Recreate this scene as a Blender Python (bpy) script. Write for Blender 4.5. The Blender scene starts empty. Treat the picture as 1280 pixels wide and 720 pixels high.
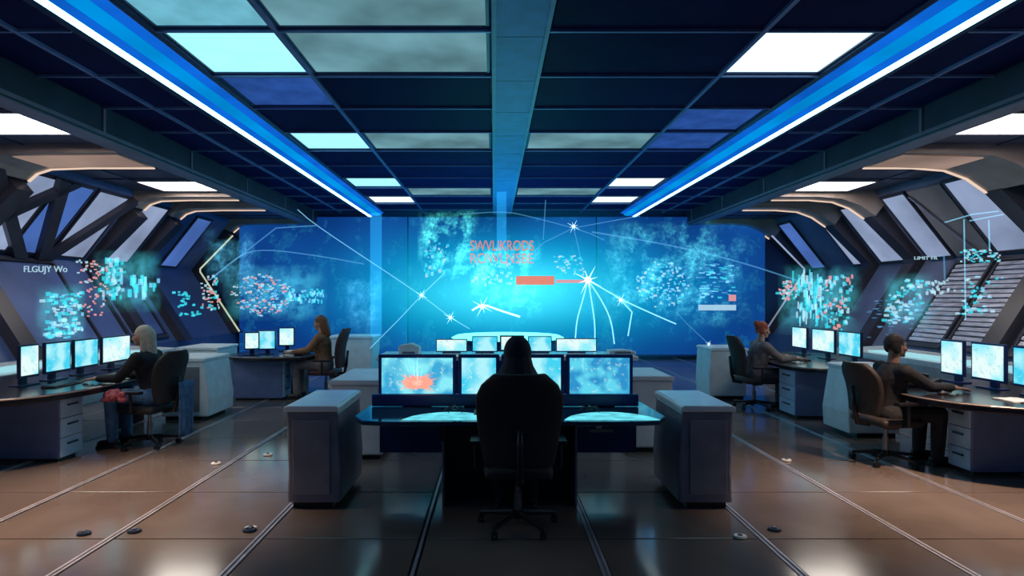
import bpy, bmesh, math, random
from mathutils import Vector, Matrix
random.seed(7)
PI = math.pi
SC = bpy.context.scene
COL = SC.collection

# ------------------------------------------------------------ camera, world, exposure
F = 720.0; CXP = 617.0; CYP = 372.0; H = 1.7
cam_d = bpy.data.cameras.new('camera'); cam = bpy.data.objects.new('camera', cam_d); COL.objects.link(cam)
cam.location = (0, 0, H); cam.rotation_euler = (PI/2, 0, 0)
cam_d.sensor_width = 36; cam_d.lens = 36*F/1280
cam_d.shift_x = (640-CXP)/1280; cam_d.shift_y = (CYP-360)/1280
cam_d.clip_start = .05; cam_d.clip_end = 100
SC.camera = cam
SC.view_settings.view_transform = 'Standard'; SC.view_settings.look = 'None'
SC.view_settings.gamma = 1; SC.view_settings.exposure = 0.0
SC.view_settings.use_curve_mapping = False
SC.cycles.transparent_max_bounces = 40
SC.cycles.max_bounces = 8
SC.cycles.use_denoising = True
W = bpy.data.worlds.new('world'); SC.world = W; W.use_nodes = True
W.node_tree.nodes['Background'].inputs[0].default_value = (.02, .05, .14, 1)
W.node_tree.nodes['Background'].inputs[1].default_value = .5
# strengths of everything in the room that gives off light
E_PANEL = 5.0; E_SIDE = 12.0; E_LED = 4.0; E_BLUE = 1.25; E_SCREEN = 1.0; E_WALL = .72; E_HOLO = 1.0; E_WARM = 4.0
E_SILL = .8

def P(x, y, d):                      # a point at pixel (x, y) and distance d
    return Vector(((x-CXP)*d/F, d, H-(y-CYP)*d/F))

# warm spots added overhead, out of view, to warm the walkway floor (fixtures are built with the side ceiling)
ADDED_SPOTS = [(-3.95, 4.4, (-3.3, 4.7)), (4.45, 4.4, (3.75, 4.7))]
for dx_, dy_, aim in ADDED_SPOTS:
    ld = bpy.data.lights.new('added_spot_lamp', 'SPOT'); ld.energy = 1250; ld.color = (1.0, .64, .42)
    ld.spot_size = math.radians(58); ld.spot_blend = 1.0; ld.shadow_soft_size = .08
    lo = bpy.data.objects.new('added_spot_lamp', ld); COL.objects.link(lo); lo.location = (dx_, dy_, 4.04)
    lo.rotation_euler = Vector((aim[0]-dx_, aim[1]-dy_, -4.04)).to_track_quat('-Z', 'Y').to_euler()

# ------------------------------------------------------------ materials
def newmat(name):
    m = bpy.data.materials.new(name); m.use_nodes = True
    nt = m.node_tree
    for n in list(nt.nodes): nt.nodes.remove(n)
    out = nt.nodes.new('ShaderNodeOutputMaterial')
    return m, nt, out
def coords(nt, scale=(1, 1, 1), kind='Object'):
    tc = nt.nodes.new('ShaderNodeTexCoord'); mp = nt.nodes.new('ShaderNodeMapping')
    mp.inputs['Scale'].default_value = scale
    nt.links.new(tc.outputs[kind], mp.inputs[0]); return mp.outputs[0]
def noise(nt, vec, scale, detail=3, rough=.5):
    n = nt.nodes.new('ShaderNodeTexNoise'); n.inputs['Scale'].default_value = scale
    n.inputs['Detail'].default_value = detail; n.inputs['Roughness'].default_value = rough
    nt.links.new(vec, n.inputs['Vector']); return n.outputs['Fac']
def ramp(nt, fac, stops):
    r = nt.nodes.new('ShaderNodeValToRGB'); e = r.color_ramp.elements
    while len(e) < len(stops): e.new(.5)
    for k, (p, c) in enumerate(stops):
        e[k].position = p; e[k].color = (c[0], c[1], c[2], 1)
    nt.links.new(fac, r.inputs[0]); return r.outputs[0]
def mathn(nt, op, a, b=None, clamp=False):
    n = nt.nodes.new('ShaderNodeMath'); n.operation = op; n.use_clamp = clamp
    for k, v in enumerate((a, b)):
        if v is None: continue
        if isinstance(v, (int, float)): n.inputs[k].default_value = v
        else: nt.links.new(v, n.inputs[k])
    return n.outputs[0]
def paint(name, col, rough=.45, metal=0, var=.12, vscale=6, bump=0, bscale=80, spec=.5, stretch=(1, 1, 1)):
    m, nt, out = newmat(name)
    b = nt.nodes.new('ShaderNodeBsdfPrincipled')
    v = coords(nt, stretch)
    f = noise(nt, v, vscale)
    lo = tuple(c*(1-var) for c in col); hi = tuple(min(1, c*(1+var)) for c in col)
    nt.links.new(ramp(nt, f, [(.3, lo), (.7, hi)]), b.inputs['Base Color'])
    b.inputs['Roughness'].default_value = rough; b.inputs['Metallic'].default_value = metal
    b.inputs['Specular IOR Level'].default_value = spec
    if bump:
        bp = nt.nodes.new('ShaderNodeBump'); bp.inputs['Strength'].default_value = bump; bp.inputs['Distance'].default_value = .01
        nt.links.new(noise(nt, v, bscale), bp.inputs['Height']); nt.links.new(bp.outputs[0], b.inputs['Normal'])
    nt.links.new(b.outputs[0], out.inputs[0]); return m
def glow(name, col, strength, var=.06, vscale=3):
    m, nt, out = newmat(name)
    e = nt.nodes.new('ShaderNodeEmission')
    v = coords(nt); f = noise(nt, v, vscale)
    nt.links.new(ramp(nt, f, [(.3, tuple(c*(1-var) for c in col)), (.7, col)]), e.inputs[0])
    e.inputs[1].default_value = strength
    nt.links.new(e.outputs[0], out.inputs[0]); return m
def holo(name, col, strength, cover=0.0, pattern=None, scale=4, lo=.45, hi=.6, stretch=(1, 1, 1)):
    """light projected in air: adds its light to what lies behind"""
    m, nt, out = newmat(name)
    e = nt.nodes.new('ShaderNodeEmission'); t = nt.nodes.new('ShaderNodeBsdfTransparent')
    e.inputs[0].default_value = (*col, 1)
    t.inputs[0].default_value = (1-cover, 1-cover, 1-cover, 1)
    if pattern:
        v = coords(nt, stretch)
        f = noise(nt, v, scale, 6, .62)
        mr = nt.nodes.new('ShaderNodeMapRange'); mr.inputs[1].default_value = lo; mr.inputs[2].default_value = hi
        nt.links.new(f, mr.inputs[0])
        s = mathn(nt, 'MULTIPLY', mr.outputs[0], strength)
        if pattern == 'map':
            f2 = noise(nt, v, scale*6, 3, .7)
            s = mathn(nt, 'MULTIPLY', s, mathn(nt, 'POWER', mathn(nt, 'MULTIPLY', f2, 1.7), 3.0))
        tc = nt.nodes.new('ShaderNodeTexCoord'); sp = nt.nodes.new('ShaderNodeSeparateXYZ'); nt.links.new(tc.outputs['Generated'], sp.inputs[0])
        for ax in ('X', 'Z'):
            q = sp.outputs[ax]; q = mathn(nt, 'MULTIPLY', mathn(nt, 'MULTIPLY', q, mathn(nt, 'SUBTRACT', 1.0, q)), 5.0, True)
            s = mathn(nt, 'MULTIPLY', s, q)
        nt.links.new(s, e.inputs[1])
    else: e.inputs[1].default_value = strength
    a = nt.nodes.new('ShaderNodeAddShader'); nt.links.new(e.outputs[0], a.inputs[0]); nt.links.new(t.outputs[0], a.inputs[1])
    nt.links.new(a.outputs[0], out.inputs[0]); return m
def screen_mat(name, base, blob, dark, scale, seed, strength=E_SCREEN):
    """screen contents: a pale page with cyan fields, rows of small marks"""
    m, nt, out = newmat(name)
    e = nt.nodes.new('ShaderNodeEmission')
    v = coords(nt, (1, 1, 1)); mp = nt.nodes.new('ShaderNodeMapping'); mp.inputs['Location'].default_value = (seed*3.1, 0, seed*1.7)
    nt.links.new(v, mp.inputs[0]); v = mp.outputs[0]
    f = noise(nt, v, scale, 1, .4)
    c1 = ramp(nt, f, [(.40, base), (.60, blob)])
    br = nt.nodes.new('ShaderNodeTexBrick'); br.inputs['Scale'].default_value = 18
    mp2 = nt.nodes.new('ShaderNodeMapping'); mp2.inputs['Rotation'].default_value = (PI/2, 0, 0)
    nt.links.new(v, mp2.inputs[0]); nt.links.new(mp2.outputs[0], br.inputs['Vector'])
    br.inputs['Color1'].default_value = (1, 1, 1, 1); br.inputs['Color2'].default_value = (.3, .3, .3, 1); br.inputs['Mortar'].default_value = (0, 0, 0, 1)
    br.inputs['Brick Width'].default_value = .9; br.inputs['Row Height'].default_value = .3
    n2 = noise(nt, v, 22, 2, .6)
    k = mathn(nt, 'MULTIPLY', mathn(nt, 'MULTIPLY', mathn(nt, 'GREATER_THAN', n2, .60), .55), br.outputs['Color'])
    mx = nt.nodes.new('ShaderNodeMixRGB'); nt.links.new(k, mx.inputs[0]); nt.links.new(c1, mx.inputs[1]); mx.inputs[2].default_value = (*dark, 1)
    nt.links.new(mx.outputs[0], e.inputs[0]); e.inputs[1].default_value = strength
    nt.links.new(e.outputs[0], out.inputs[0]); return m

M = {}
M['tile_dark'] = paint('ceiling_tile_dark', (.008, .010, .085), .5, 0, .25, 1.2, 0, spec=.03)
M['tile_grey'] = paint('ceiling_tile_satin', (.11, .15, .17), .25, .6, .35, 1.5, 0, stretch=(1, 3, 1))
M['grid'] = paint('ceiling_grid', (.16, .24, .50), .35, .3)
M['duct'] = paint('central_beam_paint', (.07, .32, .80), .45)
M['duct_edge'] = paint('central_beam_edge', (.12, .40, .66), .4)
M['beam'] = paint('side_beam_paint', (.035, .045, .075), .45, 0, .3, 2)
M['beam_edge'] = paint('side_beam_edge', (.22, .22, .30), .4)
M['side_tile'] = paint('side_ceiling_paint', (.055, .06, .11), .45, 0, .3, 1)
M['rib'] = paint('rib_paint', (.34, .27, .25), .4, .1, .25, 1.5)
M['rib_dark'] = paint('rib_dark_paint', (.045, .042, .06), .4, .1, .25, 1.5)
M['wall'] = paint('side_wall_paint', (.13, .15, .27), .5, 0, .3, 1)
M['wall_blue'] = paint('side_wall_paint_blue', (.085, .135, .34), .45, 0, .3, 1)
M['wall_brown'] = paint('side_wall_panel', (.24, .20, .22), .5, 0, .3, 1)
M['wall_back'] = paint('back_wall_paint', (.01, .04, .16), .5)
M['slat'] = paint('louvre_slat', (.55, .54, .66), .35, .2, .4, 4, 0, stretch=(1, 1, 6))
M['win_pale'] = glow('frosted_window_pale', (.27, .34, .52), 1.25, .5, .8)
M['win_blue'] = glow('frosted_window_blue', (.07, .16, .50), 1.0, .4, .8)
M['panel_cyan'] = glow('ceiling_panel_cyan', (.34, .88, 1.0), 1.35, .1)
M['panel_teal'] = glow('ceiling_panel_teal', (.22, .66, .85), .8, .3)
M['panel_dim'] = glow('ceiling_panel_dim', (.03, .11, .45), .8, .4)
M['panel_sheen'] = glow('ceiling_panel_sheen_glow', (.17, .38, .45), 1.05, .65, .9)  # glow stands in for reflections on glossy tiles
M['panel_white'] = glow('ceiling_panel_white', (.70, .95, 1.0), 1.7, .05)
M['side_light'] = glow('side_ceiling_panel', (1.0, .90, .80), E_SIDE, .03)
M['cove'] = glow('warm_cove_strip', (1.0, .74, .58), .9, .1)
M['rib_lit_face'] = glow('rib_underside_glow', (.62, .43, .36), .55, .5, .7)  # glow stands in for warm light falling on the rib undersides
M['arch'] = glow('end_arch_strip', (.75, .85, .60), .8, .3, 3)
M['blue_line'] = glow('blue_channel_accent', (.0, .30, .80), 1.1, .35, .8)
M['led'] = glow('led_strip_white', (.35, .85, 1.0), E_LED, .02)
M['blue_diff'] = glow('blue_diffuser', (.004, .12, .62), E_BLUE, .35, 1.3)
M['housing'] = paint('light_housing', (.02, .05, .16), .35)
M['floor'] = paint('floor_tile', (.145, .12, .11), .14, 0, .3, .9, .02, 3, spec=.85)
M['floor_base'] = paint('floor_gap', (.01, .01, .015), .6)
M['track'] = paint('floor_track_metal', (.48, .48, .54), .35, .5)
M['white_box'] = paint('console_white', (.72, .86, .94), .38, 0, .08)
M['grey_box'] = paint('console_grey', (.22, .23, .28), .4, 0, .15)
M['box_top'] = paint('console_top', (.88, .93, .93), .16, 0, .05, spec=1.0)
M['panel_inset'] = paint('console_inset', (.16, .19, .24), .3)
M['ped'] = paint('pedestal_paint', (.12, .18, .36), .4, 0, .12)
M['drawer'] = paint('drawer_front', (.40, .62, .85), .35)
M['handle'] = paint('handle_dark', (.04, .06, .10), .3, .5)
M['black'] = paint('black_plastic', (.010, .010, .014), .35)
M['black_desk'] = paint('black_desktop', (.012, .013, .02), .22)
M['desk_edge'] = paint('desktop_edge_trim', (.32, .26, .24), .3)
M['glass_desk'] = paint('dark_glass_desktop', (.01, .05, .10), .08)
M['desk_glare'] = glow('desktop_reflection_glow', (.16, .80, .95), 1.2, .5, 9)  # glow painted for screen reflections in the glass desktop
M['frame'] = paint('monitor_frame', (.015, .03, .09), .3)
M['frame_blue'] = paint('monitor_frame_blue', (.02, .05, .22), .3)
M['chair'] = paint('chair_mesh_black', (.012, .014, .018), .6, 0, .3, 30, .3, 200)
M['chair_brown'] = paint('chair_mesh_brown', (.030, .022, .020), .6, 0, .3, 30, .3, 200)
M['chair_red'] = paint('chair_maroon', (.07, .025, .03), .55, 0, .3, 30, .3, 200)
M['chair_grey'] = paint('chair_shell_grey', (.25, .25, .27), .4)
M['steel'] = paint('chair_steel', (.25, .25, .28), .3, .9)
M['skin'] = paint('skin', (.62, .34, .24), .5, 0, .08, 12, .1, 150)
M['skin_dark'] = paint('skin_shade', (.35, .19, .14), .5, 0, .08, 12, .1, 150)
M['hair_blond'] = paint('hair_blond', (.62, .56, .45), .5, 0, .25, 40, .5, 120, stretch=(3, 3, .6))
M['hair_brown'] = paint('hair_brown', (.28, .11, .045), .5, 0, .3, 40, .5, 120, stretch=(3, 3, .6))
M['hair_red'] = paint('hair_red', (.42, .07, .03), .5, 0, .3, 40, .5, 120, stretch=(3, 3, .6))
M['hair_dark'] = paint('hair_dark', (.02, .014, .014), .5, 0, .3, 40, .5, 120, stretch=(3, 3, .6))
M['cl_black'] = paint('cloth_black', (.014, .016, .024), .8, 0, .3, 14, .3, 60)
M['cl_navy'] = paint('cloth_navy', (.015, .022, .05), .8, 0, .3, 14, .3, 60)
M['cl_brown'] = paint('cloth_brown', (.34, .17, .09), .8, 0, .3, 14, .3, 60)
M['cl_olive'] = paint('cloth_taupe', (.24, .20, .20), .8, 0, .3, 14, .3, 60)
M['cl_jean'] = paint('cloth_denim', (.06, .16, .32), .8, 0, .35, 14, .3, 60)
M['cl_pink'] = paint('cloth_pink', (.45, .10, .13), .8, 0, .6, 22, .6, 30)
M['cl_pants'] = paint('cloth_trousers', (.10, .09, .10), .8, 0, .3, 14, .3, 60)
M['cl_hood'] = paint('cloth_hood', (.008, .010, .026), .85, 0, .3, 14, .3, 60)
M['eye'] = paint('eye', (.5, .5, .5), .2)
M['white'] = paint('white_paper', (.75, .80, .82), .5)
M['scr_a'] = screen_mat('screen_page_cyan', (.42, .90, .98), (.06, .66, .90), (.75, 1, 1), 5, 1)
M['scr_b'] = screen_mat('screen_page_white', (.80, 1.0, .98), (.30, .88, .98), (.10, .55, .75), 4, 2)
M['scr_c'] = screen_mat('screen_page_blue', (.05, .42, .72), (.25, .85, .95), (.75, 1, .95), 6, 3)
M['scr_d'] = screen_mat('screen_page_deep', (.03, .30, .62), (.12, .68, .88), (.6, .95, .9), 9, 4)
M['sill'] = paint('sill_white', (.62, .72, .78), .35)
M['sill_light'] = glow('sill_strip', (.45, .9, 1.0), E_SILL)
M['h_cyan'] = holo('hologram_cyan', (.04, .62, .76), .50, .35)
M['h_white'] = holo('hologram_white', (.50, .78, .92), .45, .4)
M['h_pink'] = holo('hologram_pink', (.90, .38, .40), .6, .7)
M['h_orange'] = holo('hologram_orange', (.95, .30, .22), .75, .9)
M['h_line'] = holo('hologram_line', (.22, .62, .90), .40, .15)
M['h_line_dim'] = holo('hologram_line_dim', (.12, .42, .75), .22, .1)
M['h_line_hot'] = holo('hologram_line_bright', (.35, .85, 1.0), .55, .1)
M['h_star'] = holo('hologram_node', (.6, .95, 1), .8, .2)
M['h_map'] = holo('hologram_map', (.10, .85, .72), 1.5, 0, 'map', 1.9, .47, .60)
M['h_map_faint'] = holo('hologram_map_faint', (.10, .70, .75), .8, 0, 'map', 1.9, .47, .62)
M['h_map2'] = holo('hologram_map_soft', (.10, .55, .85), .75, 0, 'map', 1.1, .42, .62)
M['h_map3'] = holo('hologram_blur', (.08, .60, .72), .55, 0, 'blur', 3.2, .36, .62)  # soft glow panes added to blur the glyph clusters
M['h_grid'] = holo('hologram_tint', (.01, .16, .34), .5)
M['h_spark'] = holo('hologram_burst', (1.0, .34, .24), .7, .6)
M['h_spark_core'] = holo('hologram_burst_core', (1.0, .78, .68), 1.0, .8)
M['proj'] = glow('projector_lens', (.12, .90, 1.0), 3.0)

# ------------------------------------------------------------ mesh builder
class MB:
    def __init__(s): s.v = []; s.f = []
    def add(s, vs, fs, mat=None):
        n = len(s.v)
        s.v += [tuple((mat @ Vector(v)) if mat else v) for v in vs]
        s.f += [tuple(i+n for i in f) for f in fs]; return s
    def box(s, x0, x1, y0, y1, z0, z1, mat=None):
        vs = [(x0,y0,z0),(x1,y0,z0),(x1,y1,z0),(x0,y1,z0),(x0,y0,z1),(x1,y0,z1),(x1,y1,z1),(x0,y1,z1)]
        return s.add(vs, [(3,2,1,0),(4,5,6,7),(0,1,5,4),(1,2,6,5),(2,3,7,6),(3,0,4,7)], mat)
    def prism(s, pts, axis, a, b, mat=None):
        """closed outline extruded along axis from a to b; pts are the other two coordinates in order"""
        n = len(pts)
        def mk(p, t):
            return {'x': (t, p[0], p[1]), 'y': (p[0], t, p[1]), 'z': (p[0], p[1], t)}[axis]
        vs = [mk(p, a) for p in pts] + [mk(p, b) for p in pts]
        fs = [tuple(range(n)), tuple(reversed(range(n, 2*n)))] + [(i, i+n, (i+1) % n+n, (i+1) % n) for i in range(n)]
        return s.add(vs, fs, mat)
    def band(s, pts, thick, axis, a, b, mat=None):
        """open outline given a thickness (list of outer/inner offset to the left) and extruded"""
        out = []
        n = len(pts)
        for i, p in enumerate(pts):
            q0 = Vector(pts[max(i-1, 0)]); q1 = Vector(pts[min(i+1, n-1)])
            t = (q1-q0).normalized(); nn = Vector((-t.y, t.x))
            out.append(tuple(Vector(p)+nn*thick))
        return s.prism(list(pts)+list(reversed(out)), axis, a, b, mat)
    def tube(s, pts, rad, n=8, mat=None):
        pts = [Vector(p) for p in pts]; rs = rad if isinstance(rad, (list, tuple)) else [rad]*len(pts)
        vs = []; fs = []; up = None
        for i, p in enumerate(pts):
            t = (pts[min(i+1, len(pts)-1)]-pts[max(i-1, 0)]).normalized()
            if up is None: up = t.orthogonal().normalized()
            else: up = (up - t*up.dot(t)).normalized()
            w = t.cross(up)
            for k in range(n):
                a = 2*PI*k/n; vs.append(p+(up*math.cos(a)+w*math.sin(a))*rs[i])
        for i in range(len(pts)-1):
            for k in range(n):
                fs.append((i*n+k, i*n+(k+1) % n, (i+1)*n+(k+1) % n, (i+1)*n+k))
        fs.append(tuple(reversed(range(n)))); fs.append(tuple(range((len(pts)-1)*n, len(pts)*n)))
        return s.add(vs, fs, mat)
    def ell(s, c, r, nu=14, nv=9, rot=None):
        c = Vector(c); r = (r, r, r) if isinstance(r, (int, float)) else r
        R = rot or Matrix.Identity(3)
        vs = [c+R @ Vector((0, 0, -r[2]))]; fs = []
        for j in range(1, nv):
            th = -PI/2+PI*j/nv
            for i in range(nu):
                a = 2*PI*i/nu
                vs.append(c+R @ Vector((r[0]*math.cos(th)*math.cos(a), r[1]*math.cos(th)*math.sin(a), r[2]*math.sin(th))))
        vs.append(c+R @ Vector((0, 0, r[2]))); top = len(vs)-1
        for i in range(nu): fs.append((0, 1+(i+1) % nu, 1+i))
        for j in range(nv-2):
            for i in range(nu):
                a = 1+j*nu+i; b = 1+j*nu+(i+1) % nu; fs.append((a, b, b+nu, a+nu))
        for i in range(nu): fs.append((top, top-nu+i, top-nu+(i+1) % nu))
        return s.add(vs, fs)
    def cap(s, a, b, ra, rb, n=12):
        """closed tapered capsule"""
        a = Vector(a); b = Vector(b); t = (b-a).normalized()
        pts = []; rs = []
        for k in (0, 1, 2, 3):
            th = -PI/2+(k+.25)*PI/8; pts.append(a+t*ra*math.sin(th)); rs.append(ra*math.cos(th))
        pts.append(a); rs.append(ra); pts.append(b); rs.append(rb)
        for k in (1, 2, 3):
            th = k*PI/8*1.1; pts.append(b+t*rb*math.sin(th)); rs.append(rb*math.cos(th))
        up = t.orthogonal().normalized(); w = t.cross(up); vs = []; fs = []
        for p, r in zip(pts, rs):
            for k in range(n):
                q = 2*PI*k/n; vs.append(p+(up*math.cos(q)+w*math.sin(q))*r)
        m = len(pts)
        for i in range(m-1):
            for k in range(n): fs.append((i*n+k, i*n+(k+1) % n, (i+1)*n+(k+1) % n, (i+1)*n+k))
        fs.append(tuple(reversed(range(n)))); fs.append(tuple(range((m-1)*n, m*n)))
        return s.add(vs, fs)
    def mesh(s, name):
        me = bpy.data.meshes.new(name); me.from_pydata([tuple(v) for v in s.v], [], s.f); me.validate()
        bm = bmesh.new(); bm.from_mesh(me); bmesh.ops.recalc_face_normals(bm, faces=bm.faces); bm.to_mesh(me); bm.free()
        return me
    def build(s, name, mat, parent=None, bevel=0, smooth=False, loc=None):
        me = s.mesh(name); me.materials.append(M[mat] if isinstance(mat, str) else mat)
        if smooth:
            for p in me.polygons: p.use_smooth = True
        o = bpy.data.objects.new(name, me); COL.objects.link(o)
        if parent: o.parent = parent
        if loc: o.location = loc
        if bevel:
            b = o.modifiers.new('bevel', 'BEVEL'); b.width = bevel; b.segments = 2; b.limit_method = 'ANGLE'; b.angle_limit = .6
        return o
def remeshed(mb, name, mat, voxel, parent=None, smooth_it=6):
    """unite overlapping closed pieces into ONE continuous skin"""
    me = mb.mesh(name+'_src'); o = bpy.data.objects.new(name+'_src', me); COL.objects.link(o)
    r = o.modifiers.new('r', 'REMESH'); r.mode = 'VOXEL'; r.voxel_size = voxel; r.use_smooth_shade = True
    if smooth_it:
        sm = o.modifiers.new('s', 'SMOOTH'); sm.iterations = smooth_it; sm.factor = .5
    dg = bpy.context.evaluated_depsgraph_get(); dg.update()
    new = bpy.data.meshes.new_from_object(o.evaluated_get(dg)); new.name = name
    bpy.data.objects.remove(o)
    new.materials.clear(); new.materials.append(M[mat])
    for p in new.polygons: p.use_smooth = True
    q = bpy.data.objects.new(name, new); COL.objects.link(q)
    if parent: q.parent = parent
    return q
def tag(o, label, cat, group=None, kind=None):
    o['label'] = label; o['category'] = cat
    if group: o['group'] = group
    if kind: o['kind'] = kind
    return o
def struct(o): o['kind'] = 'structure'; return o
def thing(name, label, cat, loc=(0, 0, 0), rz=0, group=None):
    o = bpy.data.objects.new(name, None); COL.objects.link(o); o.empty_display_size = .1
    o.location = loc; o.rotation_euler = (0, 0, rz); tag(o, label, cat, group); return o
def copy_tree(o, parent=None):
    c = o.copy(); COL.objects.link(c); c.parent = parent
    for ch in list(o.children): copy_tree(ch, c)
    return c

# ------------------------------------------------------------ the room
CX = .24; Y0 = -1.5; Y1 = 16.3
ZC = 4.1                                     # main ceiling
ROWS = [5.2+1.06*k for k in range(-6, 11)]
# floor: tiles of one mesh over a dark bed, metal tracks between the lanes
struct(MB().box(CX-9.6, CX+9.6, Y0, Y1+.3, -.12, -.012).build('floor', 'floor_base'))
TR = [-8.1, -7.0, -5.9, -4.8, -3.75, -2.7, -1.65, -.5, .7, 1.9, 2.95, 4.03, 5.1, 6.2, 7.3, 8.4]
fr = [5.035+.975*k for k in range(-7, 12)]
mb = MB(); xs = [CX-9.6]+TR+[CX+9.6]
for i in range(len(xs)-1):
    for j in range(len(fr)-1):
        mb.box(xs[i]+.028, xs[i+1]-.028, fr[j]+.006, min(fr[j+1], Y1)-.006, -.012, 0)
floor_tiles = mb.build('floor', 'floor', bevel=.004); struct(floor_tiles)
for k, x in enumerate(TR):
    mb = MB()
    if 3 <= k <= 12 and k not in (7,):
        for dx in (-.030, .004): mb.box(x+dx, x+dx+.016, Y0, Y1, -.012, .006)
        mb.box(x-.014, x+.004, Y0, Y1, -.012, -.004)
    else:
        mb.box(x-.010, x+.010, Y0, Y1, -.012, .004)
    struct(mb.build('trim_%d' % (k+1), 'track'))

# main ceiling: slab, recessed tiles and grid bars
GX = [CX-5.2, CX-4.55, CX-2.2, CX-.26, CX+.26, CX+2.2, CX+4.55, CX+5.2]
struct(MB().box(CX-9.6, CX+9.6, Y0, Y1+.3, ZC+.09, ZC+.25).build('ceiling', 'wall_back'))
lit = {}
# (side, column, row index) of glowing tiles: lamps, and grey ones with painted sheen; row k spans ROWS[k]..ROWS[k+1]
LIT = [('L', 1, 5, 'panel_teal'), ('L', 1, 6, 'panel_cyan'), ('L', 0, 5, 'panel_sheen'), ('L', 0, 6, 'panel_sheen'), ('L', 1, 7, 'panel_dim'),
       ('L', 1, 9, 'panel_cyan'), ('L', 1, 12, 'panel_cyan'), ('L', 1, 14, 'panel_white'),
       ('R', 1, 6, 'panel_white'), ('R', 1, 12, 'panel_white'), ('R', 1, 14, 'panel_white'),
       ('R', 1, 8, 'panel_dim'), ('L', 0, 9, 'panel_sheen'), ('R', 0, 9, 'panel_sheen'), ('R', 1, 9, 'panel_dim'), ('L', 0, 13, 'panel_sheen'), ('R', 0, 13, 'panel_sheen')]
cols = {('L', 0): (CX-2.2, CX-.26), ('L', 1): (CX-3.3, CX-2.2), ('L', 2): (CX-5.2, CX-4.05), ('R', 0): (CX+.26, CX+2.2), ('R', 1): (CX+2.2, CX+3.3), ('R', 2): (CX+4.05, CX+5.2)}
litset = {(s, c, r) for s, c, r, _ in LIT}
mb = MB()
for (s, c), (a, b) in cols.items():
    for r in range(len(ROWS)-1):
        if (s, c, r) in litset: continue
        mb.box(a+.02, b-.02, ROWS[r]+.02, ROWS[r+1]-.02, ZC+.02, ZC+.10)
struct(mb.build('ceiling', 'tile_dark', bevel=.006))
rowword = {5: 'nearest', 6: 'second', 7: 'third', 8: 'fourth', 9: 'fifth', 12: 'eighth', 13: 'ninth', 14: 'tenth'}
desc = {'panel_teal': 'dim teal', 'panel_cyan': 'bright cyan', 'panel_sheen': 'faint grey painted sheen', 'panel_dim': 'dim blue', 'panel_white': 'bright white-cyan'}
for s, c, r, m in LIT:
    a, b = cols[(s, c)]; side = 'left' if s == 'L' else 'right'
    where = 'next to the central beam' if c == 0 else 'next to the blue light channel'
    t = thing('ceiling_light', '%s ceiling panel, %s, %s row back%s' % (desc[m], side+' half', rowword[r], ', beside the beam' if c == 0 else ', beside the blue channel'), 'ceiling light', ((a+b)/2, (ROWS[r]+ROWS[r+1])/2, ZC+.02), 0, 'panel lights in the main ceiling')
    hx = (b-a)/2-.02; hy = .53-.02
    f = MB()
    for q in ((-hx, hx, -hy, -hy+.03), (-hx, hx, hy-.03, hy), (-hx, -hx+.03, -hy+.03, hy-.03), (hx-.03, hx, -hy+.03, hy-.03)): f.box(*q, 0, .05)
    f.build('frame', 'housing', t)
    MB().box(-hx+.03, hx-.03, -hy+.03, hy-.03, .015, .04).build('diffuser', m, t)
# grid bars
mb = MB()
for x in (CX-4.55, CX-2.2, CX+2.2, CX+4.55): mb.box(x-.022, x+.022, Y0, Y1, ZC-.012, ZC+.08)
for r in ROWS:
    for a, b in ((CX-5.2, CX-4.05), (CX-3.3, CX-.26), (CX+.26, CX+3.3), (CX+4.05, CX+5.2)):
        mb.box(a, b, r-.012, r+.012, ZC-.006, ZC+.07)
struct(mb.build('ceiling', 'grid'))
# central beam
b = MB().prism([(CX-.26, ZC+.09), (CX-.26, ZC-.01), (CX-.22, ZC-.05), (CX+.22, ZC-.05), (CX+.26, ZC-.01), (CX+.26, ZC+.09)], 'y', Y0, Y1).build('trim_17', 'duct'); struct(b)
mb = MB()
for x in (CX-.255, CX+.215): mb.box(x, x+.04, Y0, Y1, ZC-.062, ZC-.03)
for r in ROWS: mb.box(CX-.215, CX+.215, r-.006, r+.006, ZC-.053, ZC-.045)
struct(mb.build('trim_18', 'duct_edge'))
# light channels
for s, side in ((-1, 'left'), (1, 'right')):
    t = thing('linear_light', 'long blue ceiling light channel with a white led edge, %s of the central beam' % side, 'light strip', (CX+s*3.68, 0, ZC), 0, 'blue light channels along the ceiling')
    def fx(v): return (v[0]*s, v[1])
    MB().prism([fx(q) for q in ((-.40, .09), (-.40, .0), (-.36, -.02), (-.30, .0), (.0, -.10), (.10, -.10), (.36, .0), (.36, .09))], 'y', Y0, Y1-.05).build('housing', 'housing', t)
    MB().prism([fx(q) for q in ((-.355, -.012), (-.32, -.022), (-.01, -.112), (-.01, -.085), (-.30, .004))], 'y', Y0, Y1-.06).build('blue_diffuser', 'blue_diff', t)
    MB().prism([fx(q) for q in ((-.005, -.10), (-.005, -.128), (.07, -.128), (.07, -.10))], 'y', Y0, Y1-.06).build('led_strip', 'led', t)
    MB().prism([fx(q) for q in ((-.25, -.052), (-.25, -.072), (-.13, -.104), (-.13, -.084))], 'y', Y0, Y1-.06).build('accent_strip', 'blue_line', t)
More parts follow.
